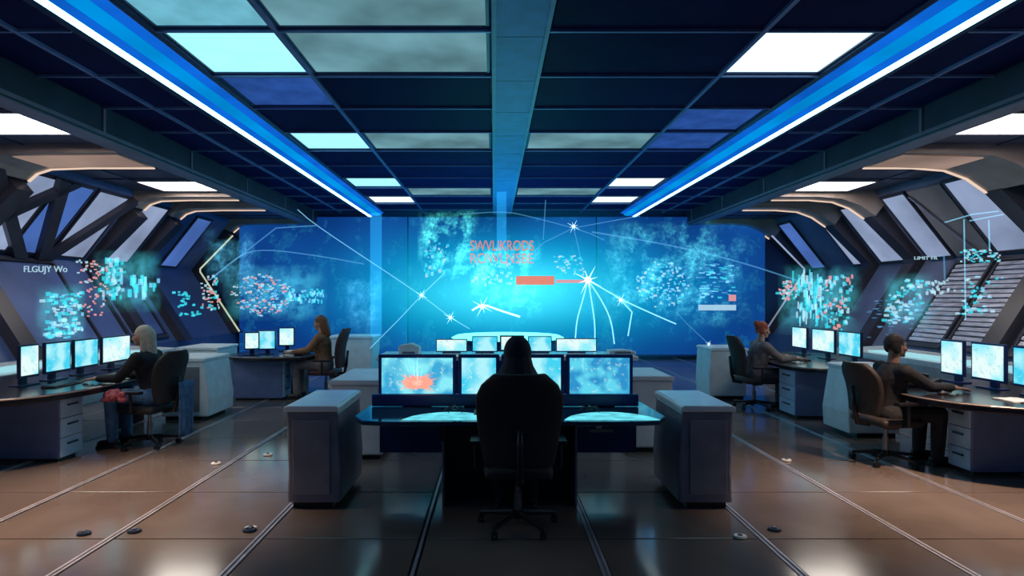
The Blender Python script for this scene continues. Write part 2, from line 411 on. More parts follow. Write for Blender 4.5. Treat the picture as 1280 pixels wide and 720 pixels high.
# long side beams
k = 19
for s in (-1, 1):
    pr = [(CX+s*5.2, ZC+.09), (CX+s*5.2, 3.80), (CX+s*5.24, 3.74), (CX+s*5.50, 3.74), (CX+s*5.56, 3.80), (CX+s*5.56, ZC+.09)]
    struct(MB().prism(pr, 'y', Y0, Y1).build('trim_%d' % k, 'beam')); k += 1
    mb = MB().box(CX+s*5.19-.012, CX+s*5.19+.012, Y0, Y1, 3.765, 3.80)
    mb.box(CX+s*5.36-.14, CX+s*5.36+.14, Y0, Y1, 3.73, 3.745)
    for r in ROWS[::2]: mb.box(CX+s*5.192-.012, CX+s*5.192+.012, r-.02, r+.02, 3.8, ZC)
    struct(mb.build('trim_%d' % k, 'beam_edge')); k += 1
# side ceilings
for s in (-1, 1):
    a, b = sorted((CX+s*5.56, CX+s*7.75)); m_ = CX+s*6.75
    mb = MB().box(a, b, Y0, Y1, 3.87, 4.1)
    for r in (4.1, 5.6, 6.6, 7.6, 9.6, 10.5, 14.2, 15.2): mb.box(a, b, r-.012, r+.012, 3.85, 3.87)
    for x in (CX+s*6.9,): mb.box(x-.02, x+.02, Y0, Y1, 3.85, 3.87)
    struct(mb.build('ceiling', 'side_tile'))
    side = 'left' if s < 0 else 'right'
    for j, (d0, d1, lab) in enumerate(((3.2, 4.4, 'overhead'), (6.65, 7.55, 'nearer'), (10.6, 11.55, 'farther'))):
        x0, x1 = sorted((CX+s*5.62, CX+s*6.85))
        t = thing('side_ceiling_light', 'white hot rectangular lamp in the %s side ceiling, %s' % (side, {'overhead': 'almost overhead, out past the frame', 'nearer': 'the large one near the picture edge', 'farther': 'the smaller one farther back'}[lab]), 'ceiling light', ((x0+x1)/2, (d0+d1)/2, 3.85), 0, 'white side ceiling lamps')
        hx = (x1-x0)/2; hy = (d1-d0)/2
        f = MB()
        for q in ((-hx, hx, -hy, -hy+.03), (-hx, hx, hy-.03, hy), (-hx, -hx+.03, -hy+.03, hy-.03), (hx-.03, hx, -hy+.03, hy-.03)): f.box(*q, -.02, .025)
        f.build('frame', 'beam_edge', t)
        MB().box(-hx+.03, hx-.03, -hy+.03, hy-.03, -.01, .02).build('diffuser', 'side_light', t)

# side walls, a hexagonal section: top join, apex, foot
TOP = (7.55, 3.78); APX = (8.6, 2.45); FOOT = (7.5, .72)
def mirror(s, pts): return [(CX+s*p[0], p[1]) for p in pts]
for s, side in ((-1, 'left'), (1, 'right')):
    sh = [(7.55, 4.1), TOP, APX, FOOT, (7.5, 0), (9.4, 0), (9.4, 4.1)]
    struct(MB().prism(mirror(s, sh), 'y', Y0, Y1).build('wall_'+side, 'wall' if s > 0 else 'wall_blue'))
    # ribs
RIBD = [(8.15, 9.1), (11.7, 12.1), (13.1, 13.5), (15.9, 16.25)]
RIBN = [(3.0, 3.6)]+RIBD
k = 23
for s, side in ((-1, 'left'), (1, 'right')):
    for j, (d0, d1) in enumerate(RIBN):
        cv = [(5.56, 3.96), (5.56, 3.76), (6.55, 3.76), (6.95, 3.72), (7.25, 3.58), (7.55, 3.34), (8.36, 2.45), (7.28, .72), (7.5, .72), (8.62, 2.45), (7.60, 3.80), (7.5, 3.96)]
        # as two convex-ish pieces: roof beam and wall rib
        mb = MB()
        und = [(5.58, 3.75), (6.35, 3.75), (6.85, 3.71), (7.20, 3.58), (7.52, 3.36)] if s > 0 else [(5.58, 3.75), (6.6, 3.75), (7.2, 3.73), (7.42, 3.66), (7.56, 3.54)]
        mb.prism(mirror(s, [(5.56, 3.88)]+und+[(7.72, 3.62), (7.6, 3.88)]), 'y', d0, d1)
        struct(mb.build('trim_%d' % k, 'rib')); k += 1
        wd = min(d1-d0, .32)
        mb = MB()
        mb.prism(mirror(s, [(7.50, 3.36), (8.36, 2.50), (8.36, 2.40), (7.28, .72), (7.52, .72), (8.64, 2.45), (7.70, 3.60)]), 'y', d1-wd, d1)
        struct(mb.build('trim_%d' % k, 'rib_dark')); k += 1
        # glowing cove edge under the roof beam
        e = MB().band([(CX+s*p[0], p[1]) for p in [(a_, b_-.008) for a_, b_ in und]], .016*(-s), 'y', d1-.06, d1-.01)
        o = e.build('cove_light', 'cove')
        if d1-d0 > .5:  # sheet whose glow imitates a warmly lit underside
            struct(MB().prism(mirror(s, [(und[0][0]+.06, 3.748), (und[0][0]+.06, 3.735), (und[2][0]-.05, 3.70 if s > 0 else 3.722), (und[2][0]-.05, 3.715 if s > 0 else 3.735)]), 'y', d0+.12, d1-.14).build('trim_%d' % (70+j+(5 if s > 0 else 0)), 'rib_lit_face'))
        tag(o, 'thin warm light line under the %s side ceiling rib, %s from the front' % (side, ('overhead', 'first', 'second', 'third', 'last')[j]), 'light strip', 'warm rib light lines')
# windows and dark panels on the upper slopes
def slope(s, u, d, off):
    """point on the upper slope: u=0 at the top join, 1 at the apex"""
    x = TOP[0]+(APX[0]-TOP[0])*u; z = TOP[1]+(APX[1]-TOP[1])*u
    n = Vector((-(TOP[1]-APX[1]), -(APX[0]-TOP[0]))).normalized()
    return Vector((CX+s*(x+n.x*off), d, z+n.y*off))
def lslope(s, u, d, off):
    x = APX[0]+(FOOT[0]-APX[0])*u; z = APX[1]+(FOOT[1]-APX[1])*u
    n = Vector((-(APX[1]-FOOT[1]), (APX[0]-FOOT[0]))).normalized()
    return Vector((CX+s*(x+n.x*off), d, z+n.y*off))
def panel(mb, fn, s, u0, u1, d0, d1, o0, o1, skew=0):
    vs = []
    for off in (o0, o1):
        for (u, d) in ((u0, d0), (u0, d1), (u1, d1+skew), (u1, d0+skew)): vs.append(fn(s, u, d, off))
    return mb.add(vs, [(0,1,2,3),(7,6,5,4),(0,4,5,1),(1,5,6,2),(2,6,7,3),(3,7,4,0)])
wn = 1
for s, d0, d1, m in ((1, 9.15, 10.0, 'win_pale'), (1, 12.15, 13.0, 'win_pale'), (1, 11.0, 11.6, 'win_pale'), (1, 7.0, 8.0, 'win_pale'), (1, 15.2, 15.8, 'win_blue'), (1, 13.6, 14.0, 'win_pale'),
                     (-1, 7.2, 8.05, 'win_pale'), (-1, 9.2, 9.75, 'win_pale'), (-1, 9.85, 10.6, 'win_blue'), (-1, 10.75, 11.6, 'win_pale'), (-1, 12.2, 13.0, 'win_pale'), (-1, 14.3, 15.0, 'win_blue')):
    o = panel(MB(), slope, s, .06, .94, d0, d1, -.01, .03).build('window_%d' % wn, m); struct(o)
    fb = MB()
    for (u0, u1, a, b) in ((.03, .06, d0-.04, d1+.04), (.94, .97, d0-.04, d1+.04)): panel(fb, slope, s, u0, u1, a, b, -.01, .05)
    for (a, b) in ((d0-.04, d0), (d1, d1+.04)): panel(fb, slope, s, .06, .94, a, b, -.01, .05)
    fr_ = fb.build('window_frame', 'rib_dark', o)
    wn += 1
# brown plain panel on the right, diagonal braces on the left
struct(panel(MB(), slope, 1, .05, .95, 10.1, 10.9, 0, .04).build('trim_61', 'wall_brown'))
mb = MB()
def brace(mb, s, u0, da, u1, db, w, o0=.05, o1=.16):
    vs = []
    for off in (o0, o1):
        for (u, d) in ((u0, da), (u0, da+w), (u1, db+w), (u1, db)): vs.append(slope(s, u, d, off))
    mb.add(vs, [(0,1,2,3),(7,6,5,4),(0,4,5,1),(1,5,6,2),(2,6,7,3),(3,7,4,0)])
brace(mb, -1, .02, 8.2, .98, 9.9, .28); brace(mb, -1, .02, 9.9, .98, 8.3, .22); brace(mb, -1, .02, 9.6, .98, 10.4, .24); brace(mb, -1, .02, 11.6, .98, 10.5, .22)
struct(mb.build('trim_62', 'rib_dark'))
mb = MB(); brace(mb, 1, .1, 10.85, .95, 10.3, .04, .06, .09)
struct(mb.build('trim_63', 'beam_edge'))
# lower slopes: louvres on the right, plain panels on the left
for s, side in ((1, 'right'), (-1, 'left')):
    n = 0
    for d0, d1 in ((7.6, 8.7), (9.05, 9.95), (10.02, 10.9)) if s > 0 else ((6.8, 7.85), (9.1, 10.8), (11.6, 12.9)):
        t = thing('louvre_panel' if s > 0 else 'wall_console_panel', ('grey slatted louvre panel on the lower right wall, %s' if s > 0 else 'smooth dark blue panel on the lower left wall, %s') % ('nearest bay', 'middle bay', 'far bay')[n], 'wall panel', tuple(lslope(s, .5, (d0+d1)/2, .0)), 0, side+' lower wall panels')
        inv = Matrix.Translation(-Vector(t.location))
        def B(mbx, name, m):
            mbx.v = [tuple(inv @ Vector(v)) for v in mbx.v]; return mbx.build(name, m, t)
        fb = MB()
        panel(fb, lslope, s, .04, .08, d0, d1, 0, .06); panel(fb, lslope, s, .92, .96, d0, d1, 0, .06)
        panel(fb, lslope, s, .08, .92, d0, d0+.05, 0, .06); panel(fb, lslope, s, .08, .92, d1-.05, d1, 0, .06)
        B(fb, 'frame', 'rib_dark')
        sb = MB()
        if s > 0:
            for q in range(18):
                u = .09+q*.046; panel(sb, lslope, s, u, u+.032, d0+.06, d1-.06, .015, .04+.008*(q % 2))
            B(sb, 'slats', 'slat')
        else:
            panel(sb, lslope, s, .1, .9, d0+.07, d1-.07, .005, .03); B(sb, 'board', 'wall_blue')
        n += 1
mb = MB()
for s in (1, -1):
    panel(mb, lslope, s, .02, .98, 4.6, 4.75, .0, .07); panel(mb, lslope, s, .02, .98, 6.3, 6.45, .0, .07)
struct(mb.build('trim_64', 'beam_edge'))
for s, side, mm in ((-1, 'left', 'arch'), (1, 'right', 'win_pale')):
    o = MB().band([(CX+s*p[0], p[1]) for p in [(7.44, 3.42), (8.34, 2.50), (8.34, 2.40), (7.26, .76)]], .03*(-s), 'y', 15.86, 15.90).build('arch_light', mm)
    tag(o, 'pale line of light following the bent %s end arch beside the video wall' % side, 'light strip', 'end arch light lines')
for dx_, dy_, kk in ADDED_SPOTS:  # fittings made up to go with the added warm spots
    t = thing('added_spot', 'small round warm added spot in the ceiling, %s %s' % ('left' if dx_ < 0 else 'right', 'overhead'), 'ceiling light', (dx_, dy_, 4.09), 0, 'added warm spots')
    MB().tube([(0, 0, -.02), (0, 0, .10)], [.10, .10], 20).build('housing', 'housing', t)
    MB().tube([(0, 0, -.03), (0, 0, -.02)], [.06, .07], 16).build('lens', 'cove', t)
# wall sill / bench along both sides
for s, side in ((-1, 'left'), (1, 'right')):
    x0, x1 = sorted((CX+s*6.55, CX+s*7.5))
    xe = CX+s*6.55
    mb = MB().prism([(CX+s*6.75, 0), (CX+s*6.55, .62), (CX+s*6.55, .70), (CX+s*7.5, .74), (CX+s*7.5, 0)], 'y', 3.5, 11.5)
    struct(mb.build('trim_%d' % (65 if s < 0 else 66), 'sill'))
    o = MB().box(min(xe+s*.10, xe+s*.55), max(xe+s*.10, xe+s*.55), 5.6, 10.6, .715, .735).build('sill_light', 'sill_light')
    tag(o, 'glowing pale cyan strip along the %s wall sill behind the monitors' % side, 'light strip', 'sill light strips')

# back wall with its video wall
struct(MB().box(CX-9.4, CX+9.4, Y1, Y1+.3, 0, ZC+.1).build('wall_back', 'wall_back'))
vm, nt, out = newmat('video_wall_picture')
e = nt.nodes.new('ShaderNodeEmission'); v = coords(nt)
f = noise(nt, v, .35, 2); f2 = noise(nt, v, 1.3, 6, .65); f3 = noise(nt, v, 9, 3, .7)
base = ramp(nt, f, [(.35, (.004, .050, .27)), (.65, (.008, .10, .44))])
land = mathn(nt, 'MULTIPLY', mathn(nt, 'GREATER_THAN', f2, .55), mathn(nt, 'POWER', mathn(nt, 'MULTIPLY', f3, 1.6), 3))
mx = nt.nodes.new('ShaderNodeMixRGB'); nt.links.new(mathn(nt, 'MULTIPLY', land, .18, True), mx.inputs[0]); nt.links.new(base, mx.inputs[1]); mx.inputs[2].default_value = (.04, .55, .75, 1)
nt.links.new(mx.outputs[0], e.inputs[0]); e.inputs[1].default_value = E_WALL; nt.links.new(e.outputs[0], out.inputs[0])
for x0, x1, lab in ((-7.15, -2.42, 'left'), (-2.40, 2.88, 'middle'), (2.90, 7.63, 'right')):
    t = thing('video_wall', 'huge deep blue video wall screen at the back, %s section' % lab, 'screen', ((x0+x1)/2, Y1-.12, .04), 0, 'video wall sections')
    hw = (x1-x0)/2
    MB().box(-hw, hw, 0.02, .10, 0, 3.95).build('housing', 'frame_blue', t, .01)
    MB().box(-hw+.008, hw-.008, 0, .025, .06, 3.92).build('screen', vm, t)

# ------------------------------------------------------------ furniture builders
def monitor(name, label, loc, rz, w, h, zb, scr, group, frame='frame', border=.02, tilt=0):
    t = thing(name, label, 'monitor', loc, rz, group)
    b = MB().box(-w/2, w/2, 0, .035, zb, zb+h).box(-w*.3, w*.3, .03, .06, zb+h*.2, zb+h*.8); b.build('housing', frame, t, .006)
    MB().box(-w/2+border, w/2-border, -.004, .002, zb+border*1.3, zb+h-border).build('screen', scr, t)
    MB().prism([(.055, 0.012), (.11, .012), (.075, zb+h*.5), (.05, zb+h*.5)], 'x', -.035, .035).build('stand', frame, t, .004)
    MB().prism([(-.13, -.02), (.13, -.02), (.10, .15), (-.10, .15)], 'z', 0, .014).build('stand_base', frame, t, .004)
    return t
def keyboard(label, loc, rz, group='keyboards'):
    t = thing('keyboard', label, 'keyboard', loc, rz, group)
    MB().prism([(-.08, 0), (.07, 0), (.07, .022), (-.08, .012)], 'x', -.21, .21).build('case', 'black', t, .003)
    k_ = MB()
    for r in range(5):
        for c in range(14): k_.box(-.198+c*.0285, -.174+c*.0285, -.068+r*.027, -.046+r*.027, .014+r*.0018, .021+r*.0018)
    k_.build('keys', 'handle', t); return t
def mouse(label, loc, rz):
    t = thing('computer_mouse', label, 'mouse', loc, rz, 'mice')
    MB().ell((0, 0, .012), (.032, .055, .022)).build('shell', 'black', t, smooth=True)
    MB().tube([(0, -.02, .034), (0, .005, .035)], .005).build('wheel', 'steel', t); return t
def chair(label, loc, rz, mat, group, back_w=.5, back_h=.72, arms=True, frame='black'):
    """faces local +y"""
    t = thing('office_chair', label, 'chair', loc, rz, group)
    MB().prism([(-.24, -.22), (.24, -.22), (.26, .0), (.24, .22), (.17, .27), (-.17, .27), (-.24, .22), (-.26, 0)], 'z', .40, .48).build('seat', mat, t, .03, True)
    bk = MB(); n = 9; vs = []; fs = []
    for j in range(n):
        v = j/(n-1); z = .52+back_h*v; yc = -.27-.10*v+.05*math.sin(v*PI)
        hw = back_w/2*(0.80+.22*math.sin(min(1, v*1.25)*PI*.55)) * (1-.42*max(0, v-.72)**2/.0784)
        for i in range(9):
            u = -1+i/4; vs.append((u*hw, yc+.06*u*u, z))
        for i in range(9):
            u = 1-i/4; vs.append((u*hw, yc-.055+.06*u*u, z))
    for j in range(n-1):
        for i in range(18): fs.append((j*18+i, j*18+(i+1) % 18, (j+1)*18+(i+1) % 18, (j+1)*18+i))
    fs.append(tuple(range(18))); fs.append(tuple(range((n-1)*18, n*18)))
    bk.add(vs, fs); bk.build('backrest', mat, t, .012, True)
    MB().tube([(0, -.18, .40), (0, -.31, .42), (0, -.345, .55), (0, -.37, .80)], [.025, .028, .025, .02]).build('back_bracket', frame, t, smooth=True)
    if arms:
        for sx in (-1, 1):
            a = MB().tube([(sx*.24, -.02, .42), (sx*.31, -.02, .44), (sx*.315, -.02, .64)], .017)
            a.box(sx*.315-.035, sx*.315+.035, -.15, .13, .64, .67); a.build('armrest', frame, t, .006)
    MB().tube([(0, 0, .10), (0, 0, .26), (0, 0, .261), (0, 0, .40)], [.03, .03, .02, .02], 12).build('gas_column', 'steel', t)
    bs = MB().tube([(0, 0, .07), (0, 0, .13)], .045, 12)
    for q in range(5):
        a = q*2*PI/5+.3; bs.tube([(0, 0, .11), (math.cos(a)*.29, math.sin(a)*.29, .075)], [.026, .016], 6)
    bs.build('star_base', 'steel' if frame == 'steel' else frame, t)
    for q in range(5):
        a = q*2*PI/5+.3; x = math.cos(a)*.29; y = math.sin(a)*.29
        c = MB().tube([(x-.022, y, .028), (x-.006, y, .028)], .028, 10).tube([(x+.006, y, .028), (x+.022, y, .028)], .028, 10).tube([(x, y, .03), (x, y, .075)], .008, 6)
        c.build('caster', 'black', t)
    return t
def white_console(name, label, x0, x1, y0, y1, h, mat, group, inset=True, flare=0, side=1):
    """floor cabinet with overhanging top; side = +1 if its flared flank looks to +x"""
    w = (x1-x0)/2; dd = (y1-y0)/2
    t = thing(name, label, 'console', ((x0+x1)/2, (y0+y1)/2, 0), 0, group)
    b = MB(); a1 = w-.03+(flare if side > 0 else 0); a0 = -w+.03-(flare if side < 0 else 0)
    b.prism([(-w+.02 if side > 0 else a0*.96, .05), (a0, .30), (-w+.01, h-.05), (w-.01, h-.05), (a1, .30), (w-.02 if side < 0 else a1*.96, .05)], 'y', -dd+.02, dd-.02)
    b.build('body', mat, t, .02)
    MB().prism([(-w, h-.05), (-w, h-.012), (-w+.03, h), (w-.03, h), (w, h-.012), (w, h-.05)], 'y', -dd, dd).build('top', 'box_top' if mat != 'white_box' else 'white_box', t, .008)
    MB().box(-w+.06, w-.06, -dd+.06, dd-.04, 0, .05).build('plinth', 'black', t)
    if inset:
        MB().box(-w+.07, w-.07, -dd+.008, -dd+.03, .12, h-.12).build('front_panel', 'grey_box' if mat == 'grey_box' else 'panel_inset', t, .006)
    return t
def pedestal(label, x0, x1, y0, y1, h, drawer_side, group='drawer pedestals'):
    t = thing('drawer_pedestal', label, 'cabinet', ((x0+x1)/2, (y0+y1)/2, 0), 0, group)
    w = (x1-x0)/2; dd = (y1-y0)/2
    MB().box(-w, w, -dd, dd, .03, h).build('body', 'ped', t, .008)
    MB().box(-w+.04, w-.04, -dd+.04, dd-.04, 0, .03).build('plinth', 'black', t)
    s = drawer_side; hs = (h-.06)/3
    for i in range(3):
        z0 = .04+i*hs+.004; z1 = .04+(i+1)*hs-.004
        a, b_ = sorted((s*w, s*(w+.018)))
        d = MB().box(a, b_, -dd+.01, dd-.01, z0, z1).build('drawer', 'drawer', t, .004)
        a, b_ = sorted((s*(w+.016), s*(w+.034)))
        MB().box(a, b_, -dd*.45, dd*.45, z1-.075, z1-.055).build('handle', 'handle', d, .003)
    return t
def worktop(label, outline, z0, z1, legs, group, rim=None):
    cx = sum(p[0] for p in outline)/len(outline); cy = sum(p[1] for p in outline)/len(outline)
    t = thing('desk', label, 'desk', (cx, cy, 0), 0, group)
    loc = [(p[0]-cx, p[1]-cy) for p in outline]
    MB().prism(loc, 'z', z0, z1).build('tabletop', 'black_desk', t, .012)
    e = MB().tube([(p[0], p[1], z1-.012) for p in loc]+[(loc[0][0], loc[0][1], z1-.012)], .009, 6)
    e.build('edge_trim', 'desk_edge', t)
    for (x0, x1, y0, y1) in legs: MB().box(x0-cx, x1-cx, y0-cy, y1-cy, 0, z0).build('panel_leg', 'black', t, .006)
    return t

# ------------------------------------------------------------ people
def person(label, loc, rz, hip, lean, head_turn, hand_l, hand_r, skin, top, legs, hair, hairstyle, head_pitch=0., group='people at the consoles'):
    """seated figure, local +y is forward; hip=(0,y,z)"""
    t = thing('person', label, 'person', loc, rz, group)
    hipv = Vector(hip); V = Vector
    up = V((0, math.sin(lean), math.cos(lean))); fw = V((0, math.cos(lean), -math.sin(lean)))
    waist = hipv+up*.16; chest = hipv+up*.36; neck = hipv+up*.52; hb = neck+V((0, math.sin(lean*.6), math.cos(lean*.6)))*.09
    shl = hipv+up*.47+V((-.185, 0, 0)); shr = hipv+up*.47+V((.185, 0, 0))
    hc = hb+V((0, .025, .095))
    Rt = Matrix.Rotation(head_turn, 3, 'Z') @ Matrix.Rotation(-head_pitch, 3, 'X')
    def hp(x, y, z): return hc+Rt @ V((x, y, z))
    kn = [V((sx*.13, hipv.y+.44, hipv.z+.03)) for sx in (-1, 1)]
    an = [V((sx*.13, hipv.y+.42, .10)) for sx in (-1, 1)]
    hipj = [hipv+V((sx*.095, 0, 0)) for sx in (-1, 1)]
    def elbow(sh, hd):
        mid = (sh+hd)/2; L = (hd-sh).length; off = math.sqrt(max(0, .285**2-(L/2)**2))
        sx = -1 if sh.x < 0 else 1
        dn = V((sx*.35, -.15, -1)); ax = (hd-sh).normalized(); dn = (dn-ax*dn.dot(ax)).normalized()
        return mid+dn*off
    hl, hr = V(hand_l), V(hand_r); el, er = elbow(shl, hl), elbow(shr, hr)
    # ---- skin: one surface
    b = MB()
    b.cap(hipv+V((0, 0, -.01)), waist, .125, .115); b.cap(waist, chest, .115, .135)
    b.ell(chest, (.165, .11, .16)); b.cap(chest+up*.08, neck, .10, .06); b.cap(neck-up*.03, hb+V((0, 0, .02)), .056, .052)
    for sx, sh, e_, hd in ((-1, shl, el, hl), (1, shr, er, hr)):
        b.cap(chest+up*.08+V((sx*.08, 0, 0)), sh, .07, .058)
        b.cap(sh, e_, .052, .040); b.cap(e_, hd, .040, .026)
        dr = (hd-e_).normalized(); flat = V((dr.x, dr.y, dr.z*.25-.10)).normalized(); sd = flat.cross(V((0, 0, 1))).normalized()
        pc = hd+flat*.045
        for q in (-.026, -.009, .009, .026): b.cap(hd+sd*q*.6, pc+sd*q+flat*.035, .015, .0125, 8)
        for q, ln in ((-.033, .058), (-.011, .072), (.011, .076), (.033, .066)):
            a0 = pc+sd*q*.85+flat*.035; a1 = a0+flat*ln*.5+sd*q*.12; a2 = a1+(flat+V((0, 0, -.8))).normalized()*ln*.5
            b.cap(a0, a1, .0092, .0088, 8); b.cap(a1, a2, .0088, .0075, 8)
        th0 = hd+flat*.02-sd*sx*.018; th1 = th0-sd*sx*.035+flat*.035; th2 = th1+flat*.03+sd*sx*.004+V((0, 0, -.012))
        b.cap(th0, th1, .012, .0105, 8); b.cap(th1, th2, .0105, .0085, 8)
    for i in (0, 1): b.cap(hipj[i], kn[i], .085, .058); b.cap(kn[i], an[i], .055, .037); b.cap(an[i]+V((0, -.02, -.03)), an[i]+V((0, .15, -.065)), .035, .03)
    # head with brow, nose, lips, chin, ears
    b.ell(hp(0, -.012, .03), (.076, .094, .092), 20, 14, Rt); b.ell(hp(0, .030, -.035), (.058, .058, .075), 16, 10, Rt)
    b.ell(hp(0, .070, -.088), (.024, .020, .020), 10, 8, Rt)
    b.cap(hp(0, .086, .012), hp(0, .106, -.030), .009, .014, 8); b.ell(hp(.010, .096, -.034), .010, 8, 6); b.ell(hp(-.010, .096, -.034), .010, 8, 6)
    b.cap(hp(-.035, .078, .028), hp(.035, .078, .028), .011, .011, 8)
    b.cap(hp(-.018, .082, -.060), hp(.018, .082, -.060), .0075, .0075, 8)
    for sx in (-1, 1): b.ell(hp(sx*.079, -.005, -.005), (.010, .020, .032), 10, 8, Rt); b.ell(hp(sx*.045, .055, -.02), (.025, .025, .025), 10, 8, Rt)
    body = remeshed(b, 'body', skin, .0055, t, 3)
    for sx in (-1, 1): MB().ell(hp(sx*.030, .077, .008), (.011, .008, .008), 10, 6, Rt).build('eye', 'eye', t, smooth=True)
    # ---- clothes
    c = MB()
    c.cap(hipv+V((0, 0, .02)), waist, .152, .142); c.cap(waist, chest, .142, .155); c.ell(chest, (.188, .132, .18)); c.cap(chest+up*.08, neck-up*.02, .118, .072)
    for sx, sh, e_, hd in ((-1, shl, el, hl), (1, shr, er, hr)):
        c.cap(chest+up*.07+V((sx*.08, 0, 0)), sh, .085, .076); c.cap(sh, e_, .072, .056); c.cap(e_, e_+(hd-e_)*.82, .056, .040)
    cl = remeshed(c, 'jacket', top, .010, t, 4)
    c = MB()
    c.cap(hipv+V((-.06, -.01, -.005)), hipv+V((.06, -.01, -.005)), .145, .145)
    for i in (0, 1): c.cap(hipj[i], kn[i], .105, .078); c.cap(kn[i], an[i]+V((0, 0, .0)), .076, .058)
    remeshed(c, 'trousers', legs, .010, t, 4)
    for i in (0, 1):
        c = MB(); c.cap(an[i]+V((0, -.035, -.045)), an[i]+V((0, .13, -.058)), .048, .042)
        c.v = [(x, y, max(z, .001)) for x, y, z in c.v]
        c.box(an[i].x-.045, an[i].x+.045, an[i].y-.08, an[i].y+.17, .0, .022)
        remeshed(c, 'shoe', 'black', .008, t, 2)
    # ---- hair
    c = MB()
    c.ell(hp(0, -.024, .045), (.087, .098, .094), 18, 12, Rt)
    for sx in (-1, 1): c.ell(hp(sx*.062, -.035, .0), (.030, .055, .07), 12, 8, Rt)
    if hairstyle == 'long':
        c.cap(hp(0, -.06, .02), hp(0, -.10, -.20), .088, .06); c.cap(hp(.06, -.03, .0), hp(.07, -.05, -.16), .035, .02); c.cap(hp(-.06, -.03, 0), hp(-.07, -.05, -.16), .035, .02)
    elif hairstyle == 'bun':
        c.ell(hp(0, -.10, .09), .05)
    elif hairstyle == 'hood':
        c = MB(); c.ell(hp(0, -.03, .025), (.106, .112, .130), 18, 12, Rt); c.cap(hp(0, -.04, -.03), neck+V((0, -.06, -.02)), .108, .150)
        for sx in (-1, 1): c.cap(hp(sx*.05, -.02, -.09), hipv+up*.44+V((sx*.13, -.02, 0)), .07, .085)
    remeshed(c, 'hood' if hairstyle == 'hood' else 'hair', hair, .008, t, 4)
    return t

# ------------------------------------------------------------ central console
CXD = .13
ol = [(-1.12, 4.62), (-1.02, 4.44), (-.80, 4.40), (1.06, 4.40), (1.28, 4.44), (1.38, 4.62), (1.34, 5.34), (-1.08, 5.34)]
t = thing('console_desk', 'wide dark glass console desk in the centre before the operator', 'desk', (CXD, 4.9, 0))
L = [(x-CXD, y-4.9) for x, y in ol]
MB().prism(L, 'z', .715, .75).build('tabletop', 'glass_desk', t, .01)
for a, b_, lab in ((-.84, -.10, 1), (.42, 1.16, 2)):  # glowing patches imitate monitor light reflected in the desktop
    pts = [(a+CXD-CXD, -.44)] + [(a+(b_-a)*q/12, -.44+.30*math.sin(PI*q/12)**.6) for q in range(1, 12)] + [(b_, -.44)]
    MB().prism(pts, 'z', .751, .756).build('reflection_patch', 'desk_glare', t)
MB().box(-.55, .55, .02, .40, .0, .715).build('pedestal', 'black', t, .01)
for sx in (-.55, .53): MB().box(sx, sx+.02, -.22, .02, .0, .715).build('panel_leg', 'grey_box', t, .004)
MB().box(-1.16, 1.16, .30, .36, .30, .715).build('modesty_panel', 'frame_blue', t, .004)
for (x0, x1, lab, sc, w) in ((472, 571, 'leftmost, behind the orange burst', 'scr_c', .7), (572, 625, 'second from left, narrow, half behind the hooded operator', 'scr_a', .4), (626, 706, 'third from left, just right of the hooded operator', 'scr_a', .55), (707, 792, 'rightmost, showing a framed diagram', 'scr_d', .6)):
    d = 5.06; a = (x0-CXP)*d/F; b_ = (x1-CXP)*d/F
    monitor('console_monitor', 'cyan screen on the central console, %s' % lab, ((a+b_)/2, d, .75), 0, b_-a-.012, .42, .03, sc, 'monitors on the central console', 'frame_blue', .03)
MB_ = MB().box(-1.06, 1.26, 5.00, 5.05, .755, .86).build('cable_tray', 'frame_blue', None, .01); tag(MB_, 'low blue bar running beneath the four central monitors', 'monitor rail')
keyboard('black keyboard under the hands of the hooded operator', (.05, 4.72, .75), 0)
for x, lab in ((-.32, 'left'), (.80, 'right')):
    t = thing('desk_emitter', 'small black spider legged hologram emitter on the %s of the central desk' % lab, 'projector', (x, 4.76, .757), 0, 'spider legged emitters')
    MB().ell((0, 0, .03), (.03, .03, .016)).build('body', 'black', t, smooth=True)
    for q in range(5):
        a = q*2*PI/5+.4; MB().tube([(0, 0, .03), (math.cos(a)*.05, math.sin(a)*.05, .045), (math.cos(a)*.095, math.sin(a)*.08, .004)], [.008, .006, .003], 6).build('leg', 'black', t)
t = thing('desk_box', 'tiny pale control box with two switches hung under the desk, right of the chair', 'control box', (.83, 4.70, .66))
MB().box(-.05, .14, -.02, .03, -.055, -.025).build('shelf', 'chair_grey', t, .004); MB().box(.0, .05, -.02, .02, -.025, .01).build('switch', 'white', t, .004); MB().tube([(-.05, 0, -.04), (-.05, 0, .055)], .004).build('hanger', 'steel', t)
t = thing('desk_box', 'black cable box hung under the desk, left of the chair', 'control box', (-.40, 4.55, .64))
MB().box(-.03, .03, -.03, .03, -.07, .075).build('case', 'black', t, .006)
# side pedestals of the central console
white_console('console_cabinet', 'large grey cabinet with white top left of the central desk', -1.68, -1.24, 4.6, 5.40, .835, 'grey_box', 'cabinets beside the central desk', True, .05, 1)
white_console('console_cabinet', 'large grey cabinet with white top right of the central desk', 1.50, 1.94, 4.6, 5.38, .835, 'grey_box', 'cabinets beside the central desk', True, .05, -1)
white_console('console_cabinet', 'pale cabinet half hidden behind the left front cabinet', -1.72, -1.14, 6.0, 7.0, .84, 'white_box', 'second row cabinets', False, .02, 1)
white_console('console_cabinet', 'pale cabinet half hidden behind the right front cabinet', 1.42, 1.98, 6.3, 7.1, .84, 'white_box', 'second row cabinets', False, .02, -1)
